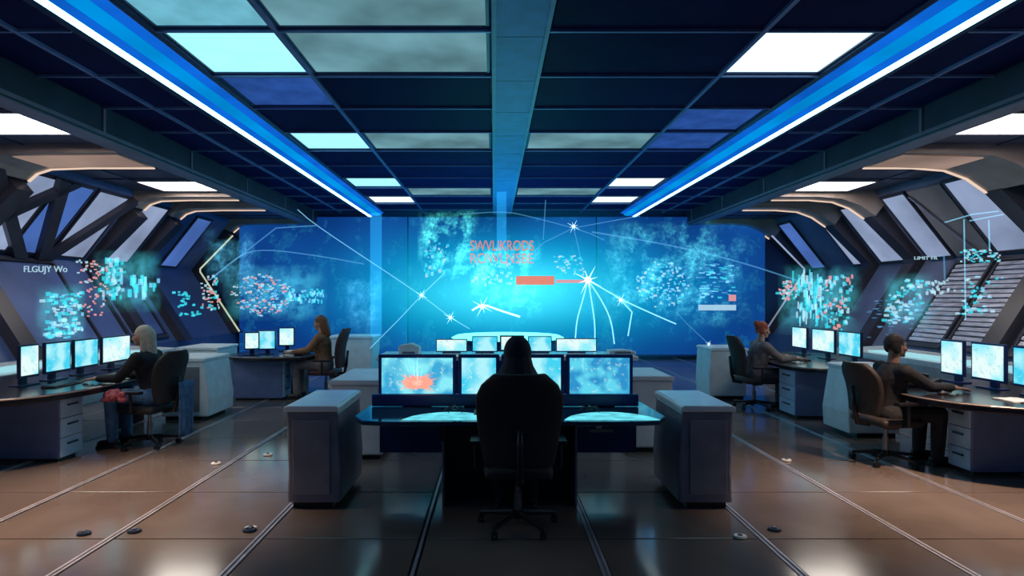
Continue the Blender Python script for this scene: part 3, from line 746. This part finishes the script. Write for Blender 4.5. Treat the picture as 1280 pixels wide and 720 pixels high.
# rear console
t = thing('console_desk', 'long pale rear console running behind the central monitors', 'desk', (.18, 7.9, 0))
MB().box(-1.72, 1.72, -.35, .35, .87, .93).build('tabletop', 'box_top', t, .01)
MB().box(-1.66, 1.66, -.30, .30, .0, .87).build('body', 'frame_blue', t, .01)
monitor('rear_monitor', 'dark backed small monitor above the head of the hooded operator', (P(640, 420, 7.8).x, 7.78, .93), 0, .33, .22, .04, 'scr_b', 'screens on the rear console', 'frame', .02)
for x0, x1, lab, h in ((545, 584, 'left end', .18), (590, 622, 'left of the middle', .22), (660, 690, 'right of the middle', .22), (695, 746, 'right end', .19)):
    a = (x0-CXP)*8/F; b_ = (x1-CXP)*8/F
    monitor('rear_monitor', 'low pale cyan screen on the rear console, %s' % lab, ((a+b_)/2, 8.0, .93), 0, b_-a, h, .015, 'scr_b' if h < .2 else 'scr_a', 'screens on the rear console', 'frame_blue', .012)
for x, w, lab in ((513, .28, 'left'), (775, .36, 'right')):
    p = (x-CXP)*7.9/F
    t = thing('equipment_case', 'small pale equipment case on the %s end of the rear console' % lab, 'case', (p, 7.85, .93), 0, 'cases on the rear console')
    MB().prism([(-.1, 0), (.1, 0), (.1, .10), (.02, .15), (-.1, .12)], 'y', -.12, .12, Matrix.Diagonal((w/.2, 1, 1 if lab == 'left' else .45, 1))).build('shell', 'white_box', t, .012)
    MB().box(-w*.3, w*.3, -.128, -.118, .015, .045).build('latch_plate', 'panel_inset', t)

chair('black high backed office chair of the hooded operator, seen from behind', (.18, 4.28, 0), 0, 'chair', 'office chairs', .60, .66, True, 'black')
person('person in a dark hood seated with back to the camera at the central desk', (.18, 4.30, 0), 0, (0, -.02, .56), .10, 0, (-.20, .44, .80), (.20, .44, .80), 'skin_dark', 'cl_navy', 'cl_black', 'cl_hood', 'hood')

# ------------------------------------------------------------ left front station
def arcpts(pts, n=6):
    """smooth closed outline through corner points (Chaikin)"""
    for _ in range(2):
        q = []
        for i in range(len(pts)):
            a = Vector(pts[i]); b = Vector(pts[(i+1) % len(pts)]); q += [tuple(a*.75+b*.25), tuple(a*.25+b*.75)]
        pts = q
    return pts
worktop('black curved desk at the left front under four monitors', arcpts([(-6.3, 5.2), (-4.75, 5.25), (-4.25, 5.9), (-4.25, 7.2), (-4.55, 8.3), (-5.75, 8.3), (-6.1, 6.5)]), .665, .74, [(-6.0, -5.9, 5.6, 6.2), (-4.9, -4.85, 7.3, 8.0)], 'curved side desks')
pedestal('slate blue pedestal with pale drawers under the left front desk', -5.9, -4.49, 5.95, 6.28, .665, 1)
for d0, d1, lab, sc in ((6.15, 6.44, 'nearest the left picture edge', 'scr_b'), (6.50, 6.92, 'second from the picture edge', 'scr_a'), (6.95, 7.40, 'third from the picture edge', 'scr_a'), (7.45, 8.05, 'farthest, beyond the blond operator arm', 'scr_b')):
    monitor('side_monitor', 'bright cyan monitor on the left front desk, %s' % lab, (-5.07, (d0+d1)/2, .74), PI/2, d1-d0-.02, .36, .09, sc, 'monitors on the left front desk', 'frame')
keyboard('black keyboard on the left front desk before the nearest monitor', (-4.72, 6.3, .74), PI/2)
keyboard('black keyboard by the hands of the blond operator', (-4.62, 7.0, .74), PI/2)
mouse('black mouse at the tan rim of the left front desk', (-4.50, 6.65, .74), PI/2)
chair('black office chair of the blond operator at the left', (-3.95, 6.62, 0), PI/2-.15, 'chair', 'office chairs', .5, .58, True, 'black')
person('person with blond hair and dark jacket leaning onto the left front desk', (-3.92, 6.66, 0), PI/2, (0, -.02, .56), .24, .15, (-.20, .55, .79), (.16, .52, .79), 'skin', 'cl_black', 'cl_jean', 'hair_blond', 'long')
# crumpled pink cloth and blue jacket on the chair
c = MB()
for q in range(16): c.ell((random.uniform(-.10, .10), random.uniform(-.05, .05), random.uniform(-.07, .07)), (random.uniform(.03, .06), .04, random.uniform(.025, .05)), 8, 6)
o = remeshed(c, 'crumpled_cloth', 'cl_pink', .008, None, 1); o.location = (-4.13, 6.30, .60); tag(o, 'crumpled pink patterned cloth beside the lap of the blond operator', 'cloth')
vs = []; fs = []
for i in range(13):
    for j in range(11):
        u = i/12; v_ = j/10; vs.append(((u-.5)*.32*(1-.15*v_), .02*math.sin(u*22)*(.4+v_)+.015, -.62*v_))
for i in range(12):
    for j in range(10): fs.append((i*11+j, (i+1)*11+j, (i+1)*11+j+1, i*11+j+1))
o = MB().add(vs, fs).build('draped_jacket', 'cl_jean', None, 0, True); sd = o.modifiers.new('s', 'SOLIDIFY'); sd.thickness = .02
o.location = (-3.54, 6.66, .74); o.rotation_euler = (0, 0, PI/2); tag(o, 'bright blue cloth hanging down the back of the blond operator chair', 'jacket')

white_console('console_cabinet', 'white console with grey inset front behind the blond operator', -4.62, -4.0, 7.95, 8.75, .86, 'white_box', 'white consoles on the left', True, .10, 1)
white_console('console_cabinet', 'white rounded console farther back, left of the second left desk', -5.25, -4.56, 9.5, 10.3, .88, 'white_box', 'white consoles on the left', False, .04, 1)
# ------------------------------------------------------------ left rear station
worktop('dark desk of the brown haired operator at the left rear', arcpts([(-4.5, 9.35), (-3.3, 9.3), (-2.95, 9.7), (-3.1, 10.9), (-4.5, 10.9)]), .665, .735, [(-3.5, -3.4, 9.95, 10.6)], 'curved side desks')
pedestal('slate blue pedestal under the left rear desk', -4.33, -3.50, 9.55, 9.9, .665, 1)
monitor('side_monitor', 'pale monitor turned away at the outer end of the left rear desk', (-4.05, 9.65, .735), .35, .24, .30, .09, 'scr_b', 'monitors on the left rear desk')
monitor('side_monitor', 'cyan monitor with a blue flank in the middle of the left rear desk', (-3.88, 9.85, .735), .15, .30, .34, .07, 'scr_a', 'monitors on the left rear desk', 'frame_blue')
monitor('side_monitor', 'small pale monitor at the back of the left rear desk', (-3.72, 10.35, .735), .1, .28, .34, .09, 'scr_b', 'monitors on the left rear desk')
keyboard('keyboard under the hands of the brown haired operator', (-3.25, 9.8, .735), PI/2)
t = thing('paper_stack', 'low white stack of papers on the left rear desk', 'papers', (-3.50, 10.15, .735)); MB().box(-.16, .16, -.12, .12, 0, .03).build('sheets', 'white', t); MB().box(-.14, .13, -.10, .11, .03, .034, Matrix.Rotation(.2, 4, 'Z')).build('top_sheet', 'white', t)
chair('maroon office chair of the brown haired operator at the left rear', (-2.85, 9.8, 0), PI/2, 'chair_red', 'office chairs', .5, .66, True, 'black')
person('person with brown hair in an orange brown jacket seated at the left rear desk', (-2.88, 9.78, 0), PI/2, (0, 0, .56), .08, 0, (-.16, .50, .79), (.16, .50, .79), 'skin', 'cl_brown', 'cl_olive', 'hair_brown', 'long', .15)
white_console('console_cabinet', 'broad pale cabinet in the blue haze right of the brown haired operator', -3.55, -2.55, 12.2, 13.0, .88, 'white_box', 'far cabinets', False)

# ------------------------------------------------------------ right rear station
worktop('dark desk of the red haired operator at the right rear', arcpts([(5.9, 7.75), (4.35, 7.75), (4.15, 8.3), (4.25, 9.9), (4.8, 10.3), (5.9, 10.3)]), .675, .735, [(4.9, 5.0, 9.3, 9.9)], 'curved side desks')
pedestal('slate blue pedestal under the right rear desk', 4.25, 4.84, 8.1, 8.55, .675, -1)
for d0, d1, lab, sc in ((8.14, 8.70, 'nearest', 'scr_a'), (8.77, 9.42, 'middle', 'scr_b'), (9.55, 10.05, 'farthest, beside the operator', 'scr_b')):
    monitor('side_monitor', 'pale cyan monitor on the right rear desk, %s' % lab, (5.2, (d0+d1)/2, .735), -PI/2, d1-d0-.03, .37, .10, sc, 'monitors on the right rear desk', 'frame')
keyboard('keyboard before the red haired operator', (4.75, 8.95, .735), -PI/2)
t = thing('paper_stack', 'white papers lying on the right rear desk', 'papers', (4.62, 9.6, .735)); MB().box(-.14, .14, -.2, .2, 0, .02).build('sheets', 'white', t); MB().box(-.12, .12, -.17, .19, .02, .024, Matrix.Rotation(.15, 4, 'Z')).build('top_sheet', 'white', t)
chair('brown mesh office chair of the red haired operator at the right rear', (4.0, 8.85, 0), -PI/2, 'chair_brown', 'office chairs', .48, .60, True, 'black')
person('person with red hair in a taupe jacket seated at the right rear desk', (4.02, 8.83, 0), -PI/2, (0, 0, .50), .14, 0, (-.16, .56, .79), (.16, .56, .79), 'skin', 'cl_olive', 'cl_pants', 'hair_red', 'bun', .1)
white_console('console_cabinet', 'white console standing behind the chair of the red haired operator', 3.62, 4.25, 9.6, 10.3, .86, 'white_box', 'white consoles on the right', False, .05, -1)
white_console('console_cabinet', 'white console between the two right hand desks', 4.36, 4.95, 6.95, 7.55, .86, 'white_box', 'white consoles on the right', False, .10, -1)

# ------------------------------------------------------------ right front station
worktop('black curved desk at the right front with a tan rim', arcpts([(6.5, 4.95), (4.9, 4.85), (4.15, 5.3), (4.1, 6.2), (4.35, 6.85), (6.0, 6.85)]), .665, .74, [(6.0, 6.1, 5.2, 5.8), (5.3, 5.4, 6.1, 6.6)], 'curved side desks')
pedestal('slate blue pedestal with pale drawers under the right front desk', 4.57, 5.9, 5.5, 5.78, .665, -1)
for d0, d1, lab, sc in ((5.30, 5.79, 'cut by the right picture edge', 'scr_a'), (5.84, 6.29, 'in the middle', 'scr_b'), (6.36, 6.72, 'farthest, beyond the lamp', 'scr_b')):
    monitor('side_monitor', 'bright cyan monitor on the right front desk, %s' % lab, (5.2, (d0+d1)/2, .74), -PI/2, d1-d0-.03, .40, .08, sc, 'monitors on the right front desk', 'frame_blue')
keyboard('black keyboard before the dark haired operator', (4.62, 6.1, .74), -PI/2)
mouse('black mouse on the right front desk', (4.45, 5.7, .74), -PI/2)
t = thing('desk_telephone', 'dark desk telephone at the far end of the right front desk', 'telephone', (4.86, 6.45, .74), -1.2)
MB().prism([(-.10, 0), (.10, 0), (.10, .07), (-.10, .03)], 'x', -.09, .09).build('base', 'black', t, .008); MB().tube([(-.06, -.09, .08), (-.06, 0, .10), (-.06, .09, .08)], [.022, .014, .022]).build('handset', 'black', t, smooth=True)
t = thing('paper_stack', 'cyan lit sheet of paper at the rim of the right front desk', 'papers', (4.85, 5.35, .74)); MB().box(-.12, .12, -.12, .12, 0, .012).build('sheets', 'white', t); MB().box(-.1, .1, -.11, .1, .012, .015, Matrix.Rotation(.3, 4, 'Z')).build('top_sheet', 'white', t)
chair('dark brown high backed office chair of the dark haired operator at the right front', (4.05, 5.95, 0), -PI/2+.1, 'chair_brown', 'office chairs', .48, .52, True, 'black')
person('person with dark hair in a black jacket seated at the right front desk', (4.08, 5.97, 0), -PI/2, (0, 0, .49), .12, 0, (-.18, .56, .79), (.16, .58, .79), 'skin_dark', 'cl_black', 'cl_black', 'hair_dark', 'short', 0)

# floor sockets
for k_, (x, y, m, lab) in enumerate(((270, 580, 'white', 'white oval floor socket on the left walkway'), (335, 569, 'white', 'pale floor socket left of the grey left cabinet'), (365, 662, 'white', 'cyan lit floor socket in front of the left cabinet'), (105, 668, 'handle', 'dark floor socket on the left front tiles'),
        (168, 665, 'handle', 'small dark floor socket on the warm left tiles'), (312, 664, 'handle', 'small dark plate left of the cyan socket'), (983, 576, 'white', 'white floor socket on the right walkway'), (968, 663, 'handle', 'dark oval floor socket on the right front tiles'), (925, 672, 'white', 'white floor socket at the foot of the right cabinet'))):
    d = F*H/(y-CYP); p = P(x, y, d)
    if -1.72 < p.x < -1.2: p.x = -1.78
    t = thing('floor_socket', lab, 'floor socket', (p.x, d, 0.0065), 0, 'floor sockets')
    MB().tube([(0, 0, 0), (0, 0, .012)], [.05, .043], 20, Matrix.Diagonal((1, .8, 1, 1))).build('plate', m, t); MB().tube([(.0, 0, .012), (0, 0, .02)], [.018, .015], 12).build('cap', 'steel', t)

# ------------------------------------------------------------ the central hologram
t = thing('hologram_projector', 'round glowing cyan projector table under the central hologram', 'projector', (.30, 12.3, 0))
MB().tube([(0, 0, 0), (0, 0, .12), (0, 0, .75), (0, 0, .85)], [1.15, 1.05, 1.05, 1.25], 32).build('body', 'frame_blue', t, .01)
MB().tube([(0, 0, .85), (0, 0, .90)], [1.20, 1.10], 32).build('lens', 'proj', t)
# glow of projected light: denser towards the projector
gm, nt, out = newmat('hologram_light_cloud')
ve = nt.nodes.new('ShaderNodeEmission')
tc = nt.nodes.new('ShaderNodeTexCoord')
g = nt.nodes.new('ShaderNodeTexGradient'); g.gradient_type = 'SPHERICAL'
nt.links.new(tc.outputs['Object'], g.inputs[0])
nz = noise(nt, tc.outputs['Object'], 2.2, 3)
den = mathn(nt, 'MULTIPLY', mathn(nt, 'POWER', g.outputs['Fac'], 1.7), mathn(nt, 'ADD', mathn(nt, 'MULTIPLY', nz, .9), .5))
nt.links.new(ramp(nt, g.outputs['Fac'], [(.0, (.0, .16, .50)), (.5, (.0, .50, .66)), (1.0, (.10, 1.0, .92))]), ve.inputs[0])
nt.links.new(mathn(nt, 'MULTIPLY', den, .78), ve.inputs[1]); nt.links.new(ve.outputs[0], out.inputs['Volume'])
o = MB().ell((0, 0, 0), 1.0, 32, 20).build('light_cloud', gm, None); o.location = (.45, 12.9, 1.85); o.scale = (6.4, 2.4, 2.15)
tag(o, 'cyan cloud of projected light hanging over the projector in the room centre', 'hologram glow', None, 'stuff')

def poly3(name, label, paths, m, rad, nodes=(), node_m='h_star', cat='hologram lines', group='light lines of the central hologram'):
    """paths: lists of (x, y, d) pixels+distance -> tubes; nodes -> glints"""
    base = P(*paths[0][0]); t = thing(name, label, cat, tuple(base), 0, group)
    for pth in paths:
        pp = [P(*q)-base for q in pth]
        if len(pp) > 3:
            for _ in range(2): pp = [pp[0]]+[v_ for a_, b_ in zip(pp, pp[1:]) for v_ in (a_*.75+b_*.25, a_*.25+b_*.75)]+[pp[-1]]
        MB().tube(pp, rad*.8, 6).build('light_line', m, t)
    for q in nodes:
        c = P(q[0], q[1], q[2])-base; r = q[3]*.7
        mb = MB().ell(c, r*.35, 8, 6)
        for a in range(4):
            an = a*PI/4+.3; dv = Vector((math.cos(an), 0, math.sin(an)))*r*(1.6 if a % 2 else 1.0)
            mb.tube([c-dv, c, c+dv], [.001, r*.12, .001], 4)
        mb.build('glint', node_m, t)
    return t
D = 9.0
poly3('hologram_lines', 'crossed pale light lines with a bright node left of the cyan cloud', [[(372, 262, D), (395, 282, D), (527, 369, D), (563, 397, D), (587, 411, D)], [(527, 369, D), (500, 398, D), (480, 418, D), (462, 436, D)], [(527, 369, D), (556, 341, D)]], 'h_line', .010, [(527, 369, D, .09), (563, 397, D, .10)])
poly3('hologram_lines', 'rays falling like a fountain from the bright star at right of centre', [[(735, 350, D), (727, 380, D), (721, 400, D), (719, 425, D)], [(735, 350, D), (741, 385, D), (744, 410, D), (743, 440, D)], [(735, 350, D), (752, 375, D), (764, 400, D), (768, 430, D)], [(735, 350, D), (780, 376, D), (815, 392, D), (845, 405, D)], [(776, 375, D), (790, 390, D), (785, 420, D)]], 'h_line_hot', .012, [(735, 350, D, .22), (776, 375, D, .10)])
poly3('hologram_lines', 'thin web of lines joining at a glint high over the star', [[(717, 285, D), (722, 305, D), (730, 345, D)], [(717, 285, D), (680, 303, D), (650, 330, D)], [(717, 285, D), (660, 270, D), (630, 264, D), (575, 268, D)], [(717, 285, D), (738, 292, D), (755, 300, D)], [(717, 285, D), (760, 277, D), (800, 270, D)], [(682, 250, D), (679, 300, D)]], 'h_line_dim', .009, [(717, 283, D, .10)])
poly3('hologram_lines', 'long pale arc sweeping from the star web down to the right wall', [[(740, 290, 9.4), (820, 303, 9.6), (890, 318, 9.9), (950, 335, 10.2), (1000, 352, 10.5)]], 'h_line_dim', .016)
poly3('hologram_lines', 'long faint arc over the left rear desk', [[(262, 350, 12), (300, 318, 12), (330, 311, 12), (400, 320, 12), (455, 330, 12)], [(395, 282, 12), (345, 285, 12.2), (262, 350, 12)]], 'h_line_dim', .016)
poly3('hologram_lines', 'fine line falling to a small glint right of the rear console', [[(845, 390, 10), (862, 408, 10), (886, 430, 10)]], 'h_line_dim', .008, [(886, 430, 10, .06)])

def mappanel(label, x0, x1, y0, y1, d, m, curve=0, n=12, group='floating hologram maps'):
    a, b_ = P(x0, y1, d), P(x1, y0, d); w = (b_.x-a.x); h = b_.z-a.z
    base = Vector(((a.x+b_.x)/2, d, a.z)); t = None; vs = []; fs = []
    for i in range(n+1):
        u = -1+2*i/n; yy = -curve*u*u
        vs += [(u*w/2, yy, 0), (u*w/2, yy, h), (u*w/2, yy+.01, 0), (u*w/2, yy+.01, h)]
    for i in range(n):
        p = i*4; q = p+4; fs += [(p, q, q+1, p+1)]
    o = MB().add(vs, fs).build('hologram_map', m, None); o.location = base
    return tag(o, label, 'hologram', group)
mappanel('floating cyan world map on the left of the hologram', 522, 600, 262, 360, 9.8, 'h_map', .1)
mappanel('floating teal map behind the orange captions', 585, 680, 300, 400, 10.2, 'h_map', .1)
mappanel('broad faint map spreading right of the star', 745, 935, 275, 410, 10.6, 'h_map_faint', .3)
mappanel('tall tinted glass like hologram pane at left with a faint figure', 430, 478, 322, 425, 11, 'h_map2', 0)
mappanel('green cyan holographic scroll along the left end arch', 258, 325, 285, 365, 12.4, 'h_map2', .2)

mappanel('soft cyan mist behind the data cloud over the nearest left monitors', 46, 112, 352, 432, 8.0, 'h_map3', .05)  # this and the next panes: soft glow added behind the clusters
mappanel('soft cyan mist around the tall left data column', 118, 205, 312, 392, 8.75, 'h_map3', .05)
mappanel('soft pale mist inside the rounded data cloud at left rear', 280, 412, 330, 402, 11.7, 'h_map3', .1)
mappanel('soft cyan mist behind the data rain at right', 968, 1075, 330, 420, 11.9, 'h_map3', .1)
mappanel('soft cyan mist along the slanted code ribbon at right', 1100, 1165, 340, 412, 8.8, 'h_map3', .05)
def cluster(label, x0, x1, y0, y1, d, n, mats, size=(3, 9, 2, 5), shape='rect', group='data clusters floating by the walls', skew=0):
    """floating cloud of small glyph blocks"""
    base = P((x0+x1)/2, (y0+y1)/2, d); t = thing('data_hologram', label, 'hologram', tuple(base), 0, group)
    mbs = {m: MB() for m in mats}
    for q in range(int(n*2.1)):
        m = random.choice(mats)
        x = random.uniform(x0, x1); y = random.uniform(y0, y1)
        if shape == 'ell':
            a = random.uniform(0, 2*PI); r = math.sqrt(random.random()); x = (x0+x1)/2+(x1-x0)/2*r*math.cos(a); y = (y0+y1)/2+(y1-y0)/2*r*math.sin(a)
        x += skew*(y-(y0+y1)/2)
        w = random.uniform(size[0], size[1])*.62*d/F; h = random.uniform(size[2], size[3])*.62*d/F
        c = P(x, y, d)-base; yy = random.uniform(-.15, .15)
        mbs[m].box(c.x-w/2, c.x+w/2, yy-.004, yy+.004, c.z-h/2, c.z+h/2)
    names = {'h_cyan': 'cyan_glyphs', 'h_white': 'white_glyphs', 'h_pink': 'pink_glyphs', 'h_line': 'blue_glyphs', 'h_orange': 'orange_glyphs', 'h_line_dim': 'faint_glyphs'}
    for m, b_ in mbs.items():
        if b_.v: b_.build(names[m], m, t)['kind'] = 'stuff'
    return t
C3 = ['h_cyan', 'h_cyan', 'h_white', 'h_line']
cluster('dense cyan data cloud over the nearest left monitors', 60, 96, 365, 422, 7.9, 60, C3, (4, 12, 3, 8))
cluster('tall cyan data column beside pink specks on the left wall', 132, 153, 325, 372, 8.6, 34, C3, (3, 8, 4, 14))
cluster('pink specks drifting on the left wall', 100, 130, 325, 395, 8.4, 36, ['h_pink', 'h_pink', 'h_white'], (2, 6, 2, 5))
cluster('pair of short cyan bars right of the tall left data column', 160, 196, 347, 373, 8.9, 12, ['h_cyan', 'h_line'], (4, 8, 8, 20))
cluster('small slanted cyan code strip beside the left rib', 224, 240, 362, 395, 9.4, 16, ['h_cyan'], (4, 7, 3, 5), 'rect', skew=.4)
cluster('pale rounded cloud of data over the left rear desk', 290, 365, 342, 395, 11.5, 130, ['h_white', 'h_line', 'h_line_dim', 'h_line_dim', 'h_pink'], (2, 7, 2, 4), 'ell')
cluster('row of cyan letters trailing right of the pale data cloud', 358, 405, 362, 378, 11.5, 30, ['h_cyan', 'h_line'], (2, 6, 3, 8))
cluster('white and pink sparks at the left end arch', 252, 275, 345, 390, 12, 26, ['h_white', 'h_pink', 'h_cyan'], (2, 6, 2, 6))
cluster('cyan data rain on the right wall behind the rear monitors', 996, 1024, 343, 402, 11.6, 46, C3, (2, 5, 8, 26))
cluster('cyan and pink data mosaic beside the data rain', 1022, 1062, 345, 412, 11.2, 60, ['h_cyan', 'h_cyan', 'h_pink', 'h_line', 'h_white'], (2, 7, 3, 9))
cluster('round pale pink data blossom left of the data rain', 974, 996, 350, 376, 11.8, 30, ['h_white', 'h_pink', 'h_cyan'], (2, 6, 2, 6), 'ell')
cluster('slanted cyan code ribbon on the right louvres', 1112, 1150, 350, 405, 8.6, 40, ['h_cyan', 'h_line', 'h_white'], (4, 10, 3, 6), 'rect', skew=-.5)
cluster('white specks hanging from a thin frame on the right louvres', 1158, 1186, 350, 368, 8.3, 14, ['h_white'], (2, 5, 3, 8))
cluster('cyan label cloud under the upper right hologram frame', 1208, 1244, 312, 328, 7.8, 34, ['h_cyan', 'h_white'], (2, 6, 2, 4))
cluster('cyan streak below the label cloud at the far right', 1208, 1236, 345, 395, 7.8, 30, C3, (3, 9, 2, 6), 'rect', skew=-.3)
cluster('bright cyan fragments drifting over the left world map', 528, 560, 300, 345, 9.5, 24, C3, (2, 6, 2, 8))
cluster('cyan and white fragments under the orange captions', 590, 640, 328, 356, 9.7, 40, ['h_cyan', 'h_white', 'h_line'], (2, 8, 2, 6))
cluster('pale fragments around the bright star', 690, 730, 320, 345, 9.3, 26, ['h_white', 'h_cyan'], (2, 7, 2, 4))
cluster('soft cyan fragments over the broad right map', 795, 860, 325, 385, 10.2, 70, ['h_cyan', 'h_line', 'h_line', 'h_white'], (2, 7, 2, 5), 'ell')
cluster('cyan chart with a pale bar right of the broad map', 872, 918, 330, 372, 10, 40, ['h_line', 'h_cyan', 'h_line_dim'], (3, 12, 1, 4))
cluster('faint data marks on the louvre slats at right', 1090, 1180, 375, 425, 8.4, 40, ['h_line_dim'], (3, 10, 1, 3))

def caption(label, x0, x1, y0, y1, d, rows, m, text=None):
    base = P(x0, y1, d); w = (x1-x0)*d/F; h = (y1-y0)*d/F
    t = thing('hologram_caption', label, 'hologram text', tuple(base), 0, 'hologram captions')
    for r in range(len(rows)):
        cu = bpy.data.curves.new('txt', 'FONT'); cu.body = rows[r]; cu.extrude = .004; cu.size = 1
        o = bpy.data.objects.new('tmp', cu); COL.objects.link(o)
        dg = bpy.context.evaluated_depsgraph_get(); dg.update()
        me = bpy.data.meshes.new_from_object(o.evaluated_get(dg)); bpy.data.objects.remove(o)
        xs_ = [v.co.x for v in me.vertices]; ys_ = [v.co.y for v in me.vertices]
        sx = w/(max(xs_)-min(xs_)); rh = h/len(rows); sy = rh*.8/(max(ys_)-min(ys_))
        for v in me.vertices:
            x, y, z = v.co; v.co = ((x-min(xs_))*sx, z, (y-min(ys_))*sy+rh*(len(rows)-1-r)+rh*.1)
        me.materials.clear(); me.materials.append(M[m if isinstance(m, str) else m[r]])
        q = bpy.data.objects.new('text_line', me); COL.objects.link(q); q.parent = t
    return t
caption('pale blue floating lettering on the left wall', 30, 84, 331, 344, 7.9, ['FLGUJY Wo'], 'h_white')
caption('two rows of orange and pale green capitals over the map', 588, 667, 299, 331, 9.3, ['SWVLIKRODS', 'ROWLNSBE'], ['h_orange', 'h_pink'])
caption('tiny white lettering on the right wall', 1143, 1172, 320, 325, 8.3, ['LIMIT FR'], 'h_white')
# salmon bar
base = P(645, 356, 9.2); t = thing('hologram_caption', 'solid salmon bar floating left of the bright star', 'hologram text', tuple(base), 0, 'hologram captions')
MB().box(0, 48*9.2/F, -.004, .004, 0, 11*9.2/F).build('bar', 'h_orange', t); MB().box(50*9.2/F, 86*9.2/F, -.004, .004, .03, .03+4*9.2/F).build('tail', 'h_pink', t)
base = P(873, 388, 9.9); t = thing('hologram_caption', 'pale bar with a small square under the chart at right', 'hologram text', tuple(base), 0, 'hologram captions')
MB().box(0, 47*9.9/F, -.004, .004, 0, 7*9.9/F).build('bar', 'h_white', t); MB().box(38*9.9/F, 47*9.9/F, -.004, .004, .16, .16+8*9.9/F).build('square', 'h_pink', t)
# thin frames on the right wall
poly3('hologram_outline', 'upper hologram frame with two bright strokes on the right wall', [[(1181, 278, 7.6), (1215, 268, 7.6), (1248, 264, 7.6)], [(1212, 276, 7.6), (1254, 268, 7.6)], [(1205, 274, 7.6), (1206, 330, 7.6), (1207, 400, 7.6)], [(1236, 275, 7.6), (1237, 312, 7.6)]], 'h_line', .010, (), 'h_star', 'hologram', 'hologram frames')
poly3('hologram_outline', 'small corner shaped hologram line on the right wall', [[(1173, 320, 8.3), (1180, 320, 8.3), (1181, 350, 8.3)]], 'h_line_dim', .012, (), 'h_star', 'hologram', 'hologram frames')
# projection peak
t = poly3('hologram_lines', 'small white peak flaring at the heart of the cyan cloud', [[(590, 388, 9), (603, 380, 9), (625, 388, 9), (650, 396, 9)]], 'h_star', .02, [(603, 383, 9, .16)])
t = thing('light_column', 'tall faint blue light column left of the hologram', 'hologram', tuple(P(470, 420, 12)), 0)
MB().tube([(0, 0, 0), (0, 0, 2.55)], .12, 16).build('beam', 'h_grid', t)
t = thing('light_column', 'faint blue light column dropping from the central beam', 'hologram', tuple(P(627, 330, 12)), 0)
MB().box(-.10, .10, -.02, .02, 0, 1.5).build('beam', 'h_grid', t)
# orange burst above the central desk
base = P(522, 478, 4.85); t = thing('hologram_burst', 'orange pink burst of light sparks over the left of the central desk', 'hologram', tuple(base))
mb = MB()
for q in range(150):
    a = random.uniform(0, 2*PI); el_ = random.uniform(-.9, .9); L_ = random.uniform(.06, .17)*(1.15 if math.cos(el_) > .7 else .9)
    dv = Vector((math.cos(a)*math.cos(el_), math.sin(a)*math.cos(el_)*.5, math.sin(el_)*.75))*L_
    mb.tube([dv*.15, dv], [.006, .0012], 4)
mb.build('sparks', 'h_spark', t)['kind'] = 'stuff'; MB().ell((0, 0, 0), (.13, .06, .055), 12, 8).build('halo', 'h_spark', t, smooth=True)
MB().ell((0, 0, 0), (.055, .03, .03), 12, 8).build('core', 'h_spark_core', t, smooth=True)
mb = MB()
for q in range(9): x = random.uniform(-.10, .10); mb.tube([(x*.6, 0, .03), (x, 0, random.uniform(.14, .26))], [.006, .0015], 4)
mb.build('upward_rays', 'h_line', t)['kind'] = 'stuff'
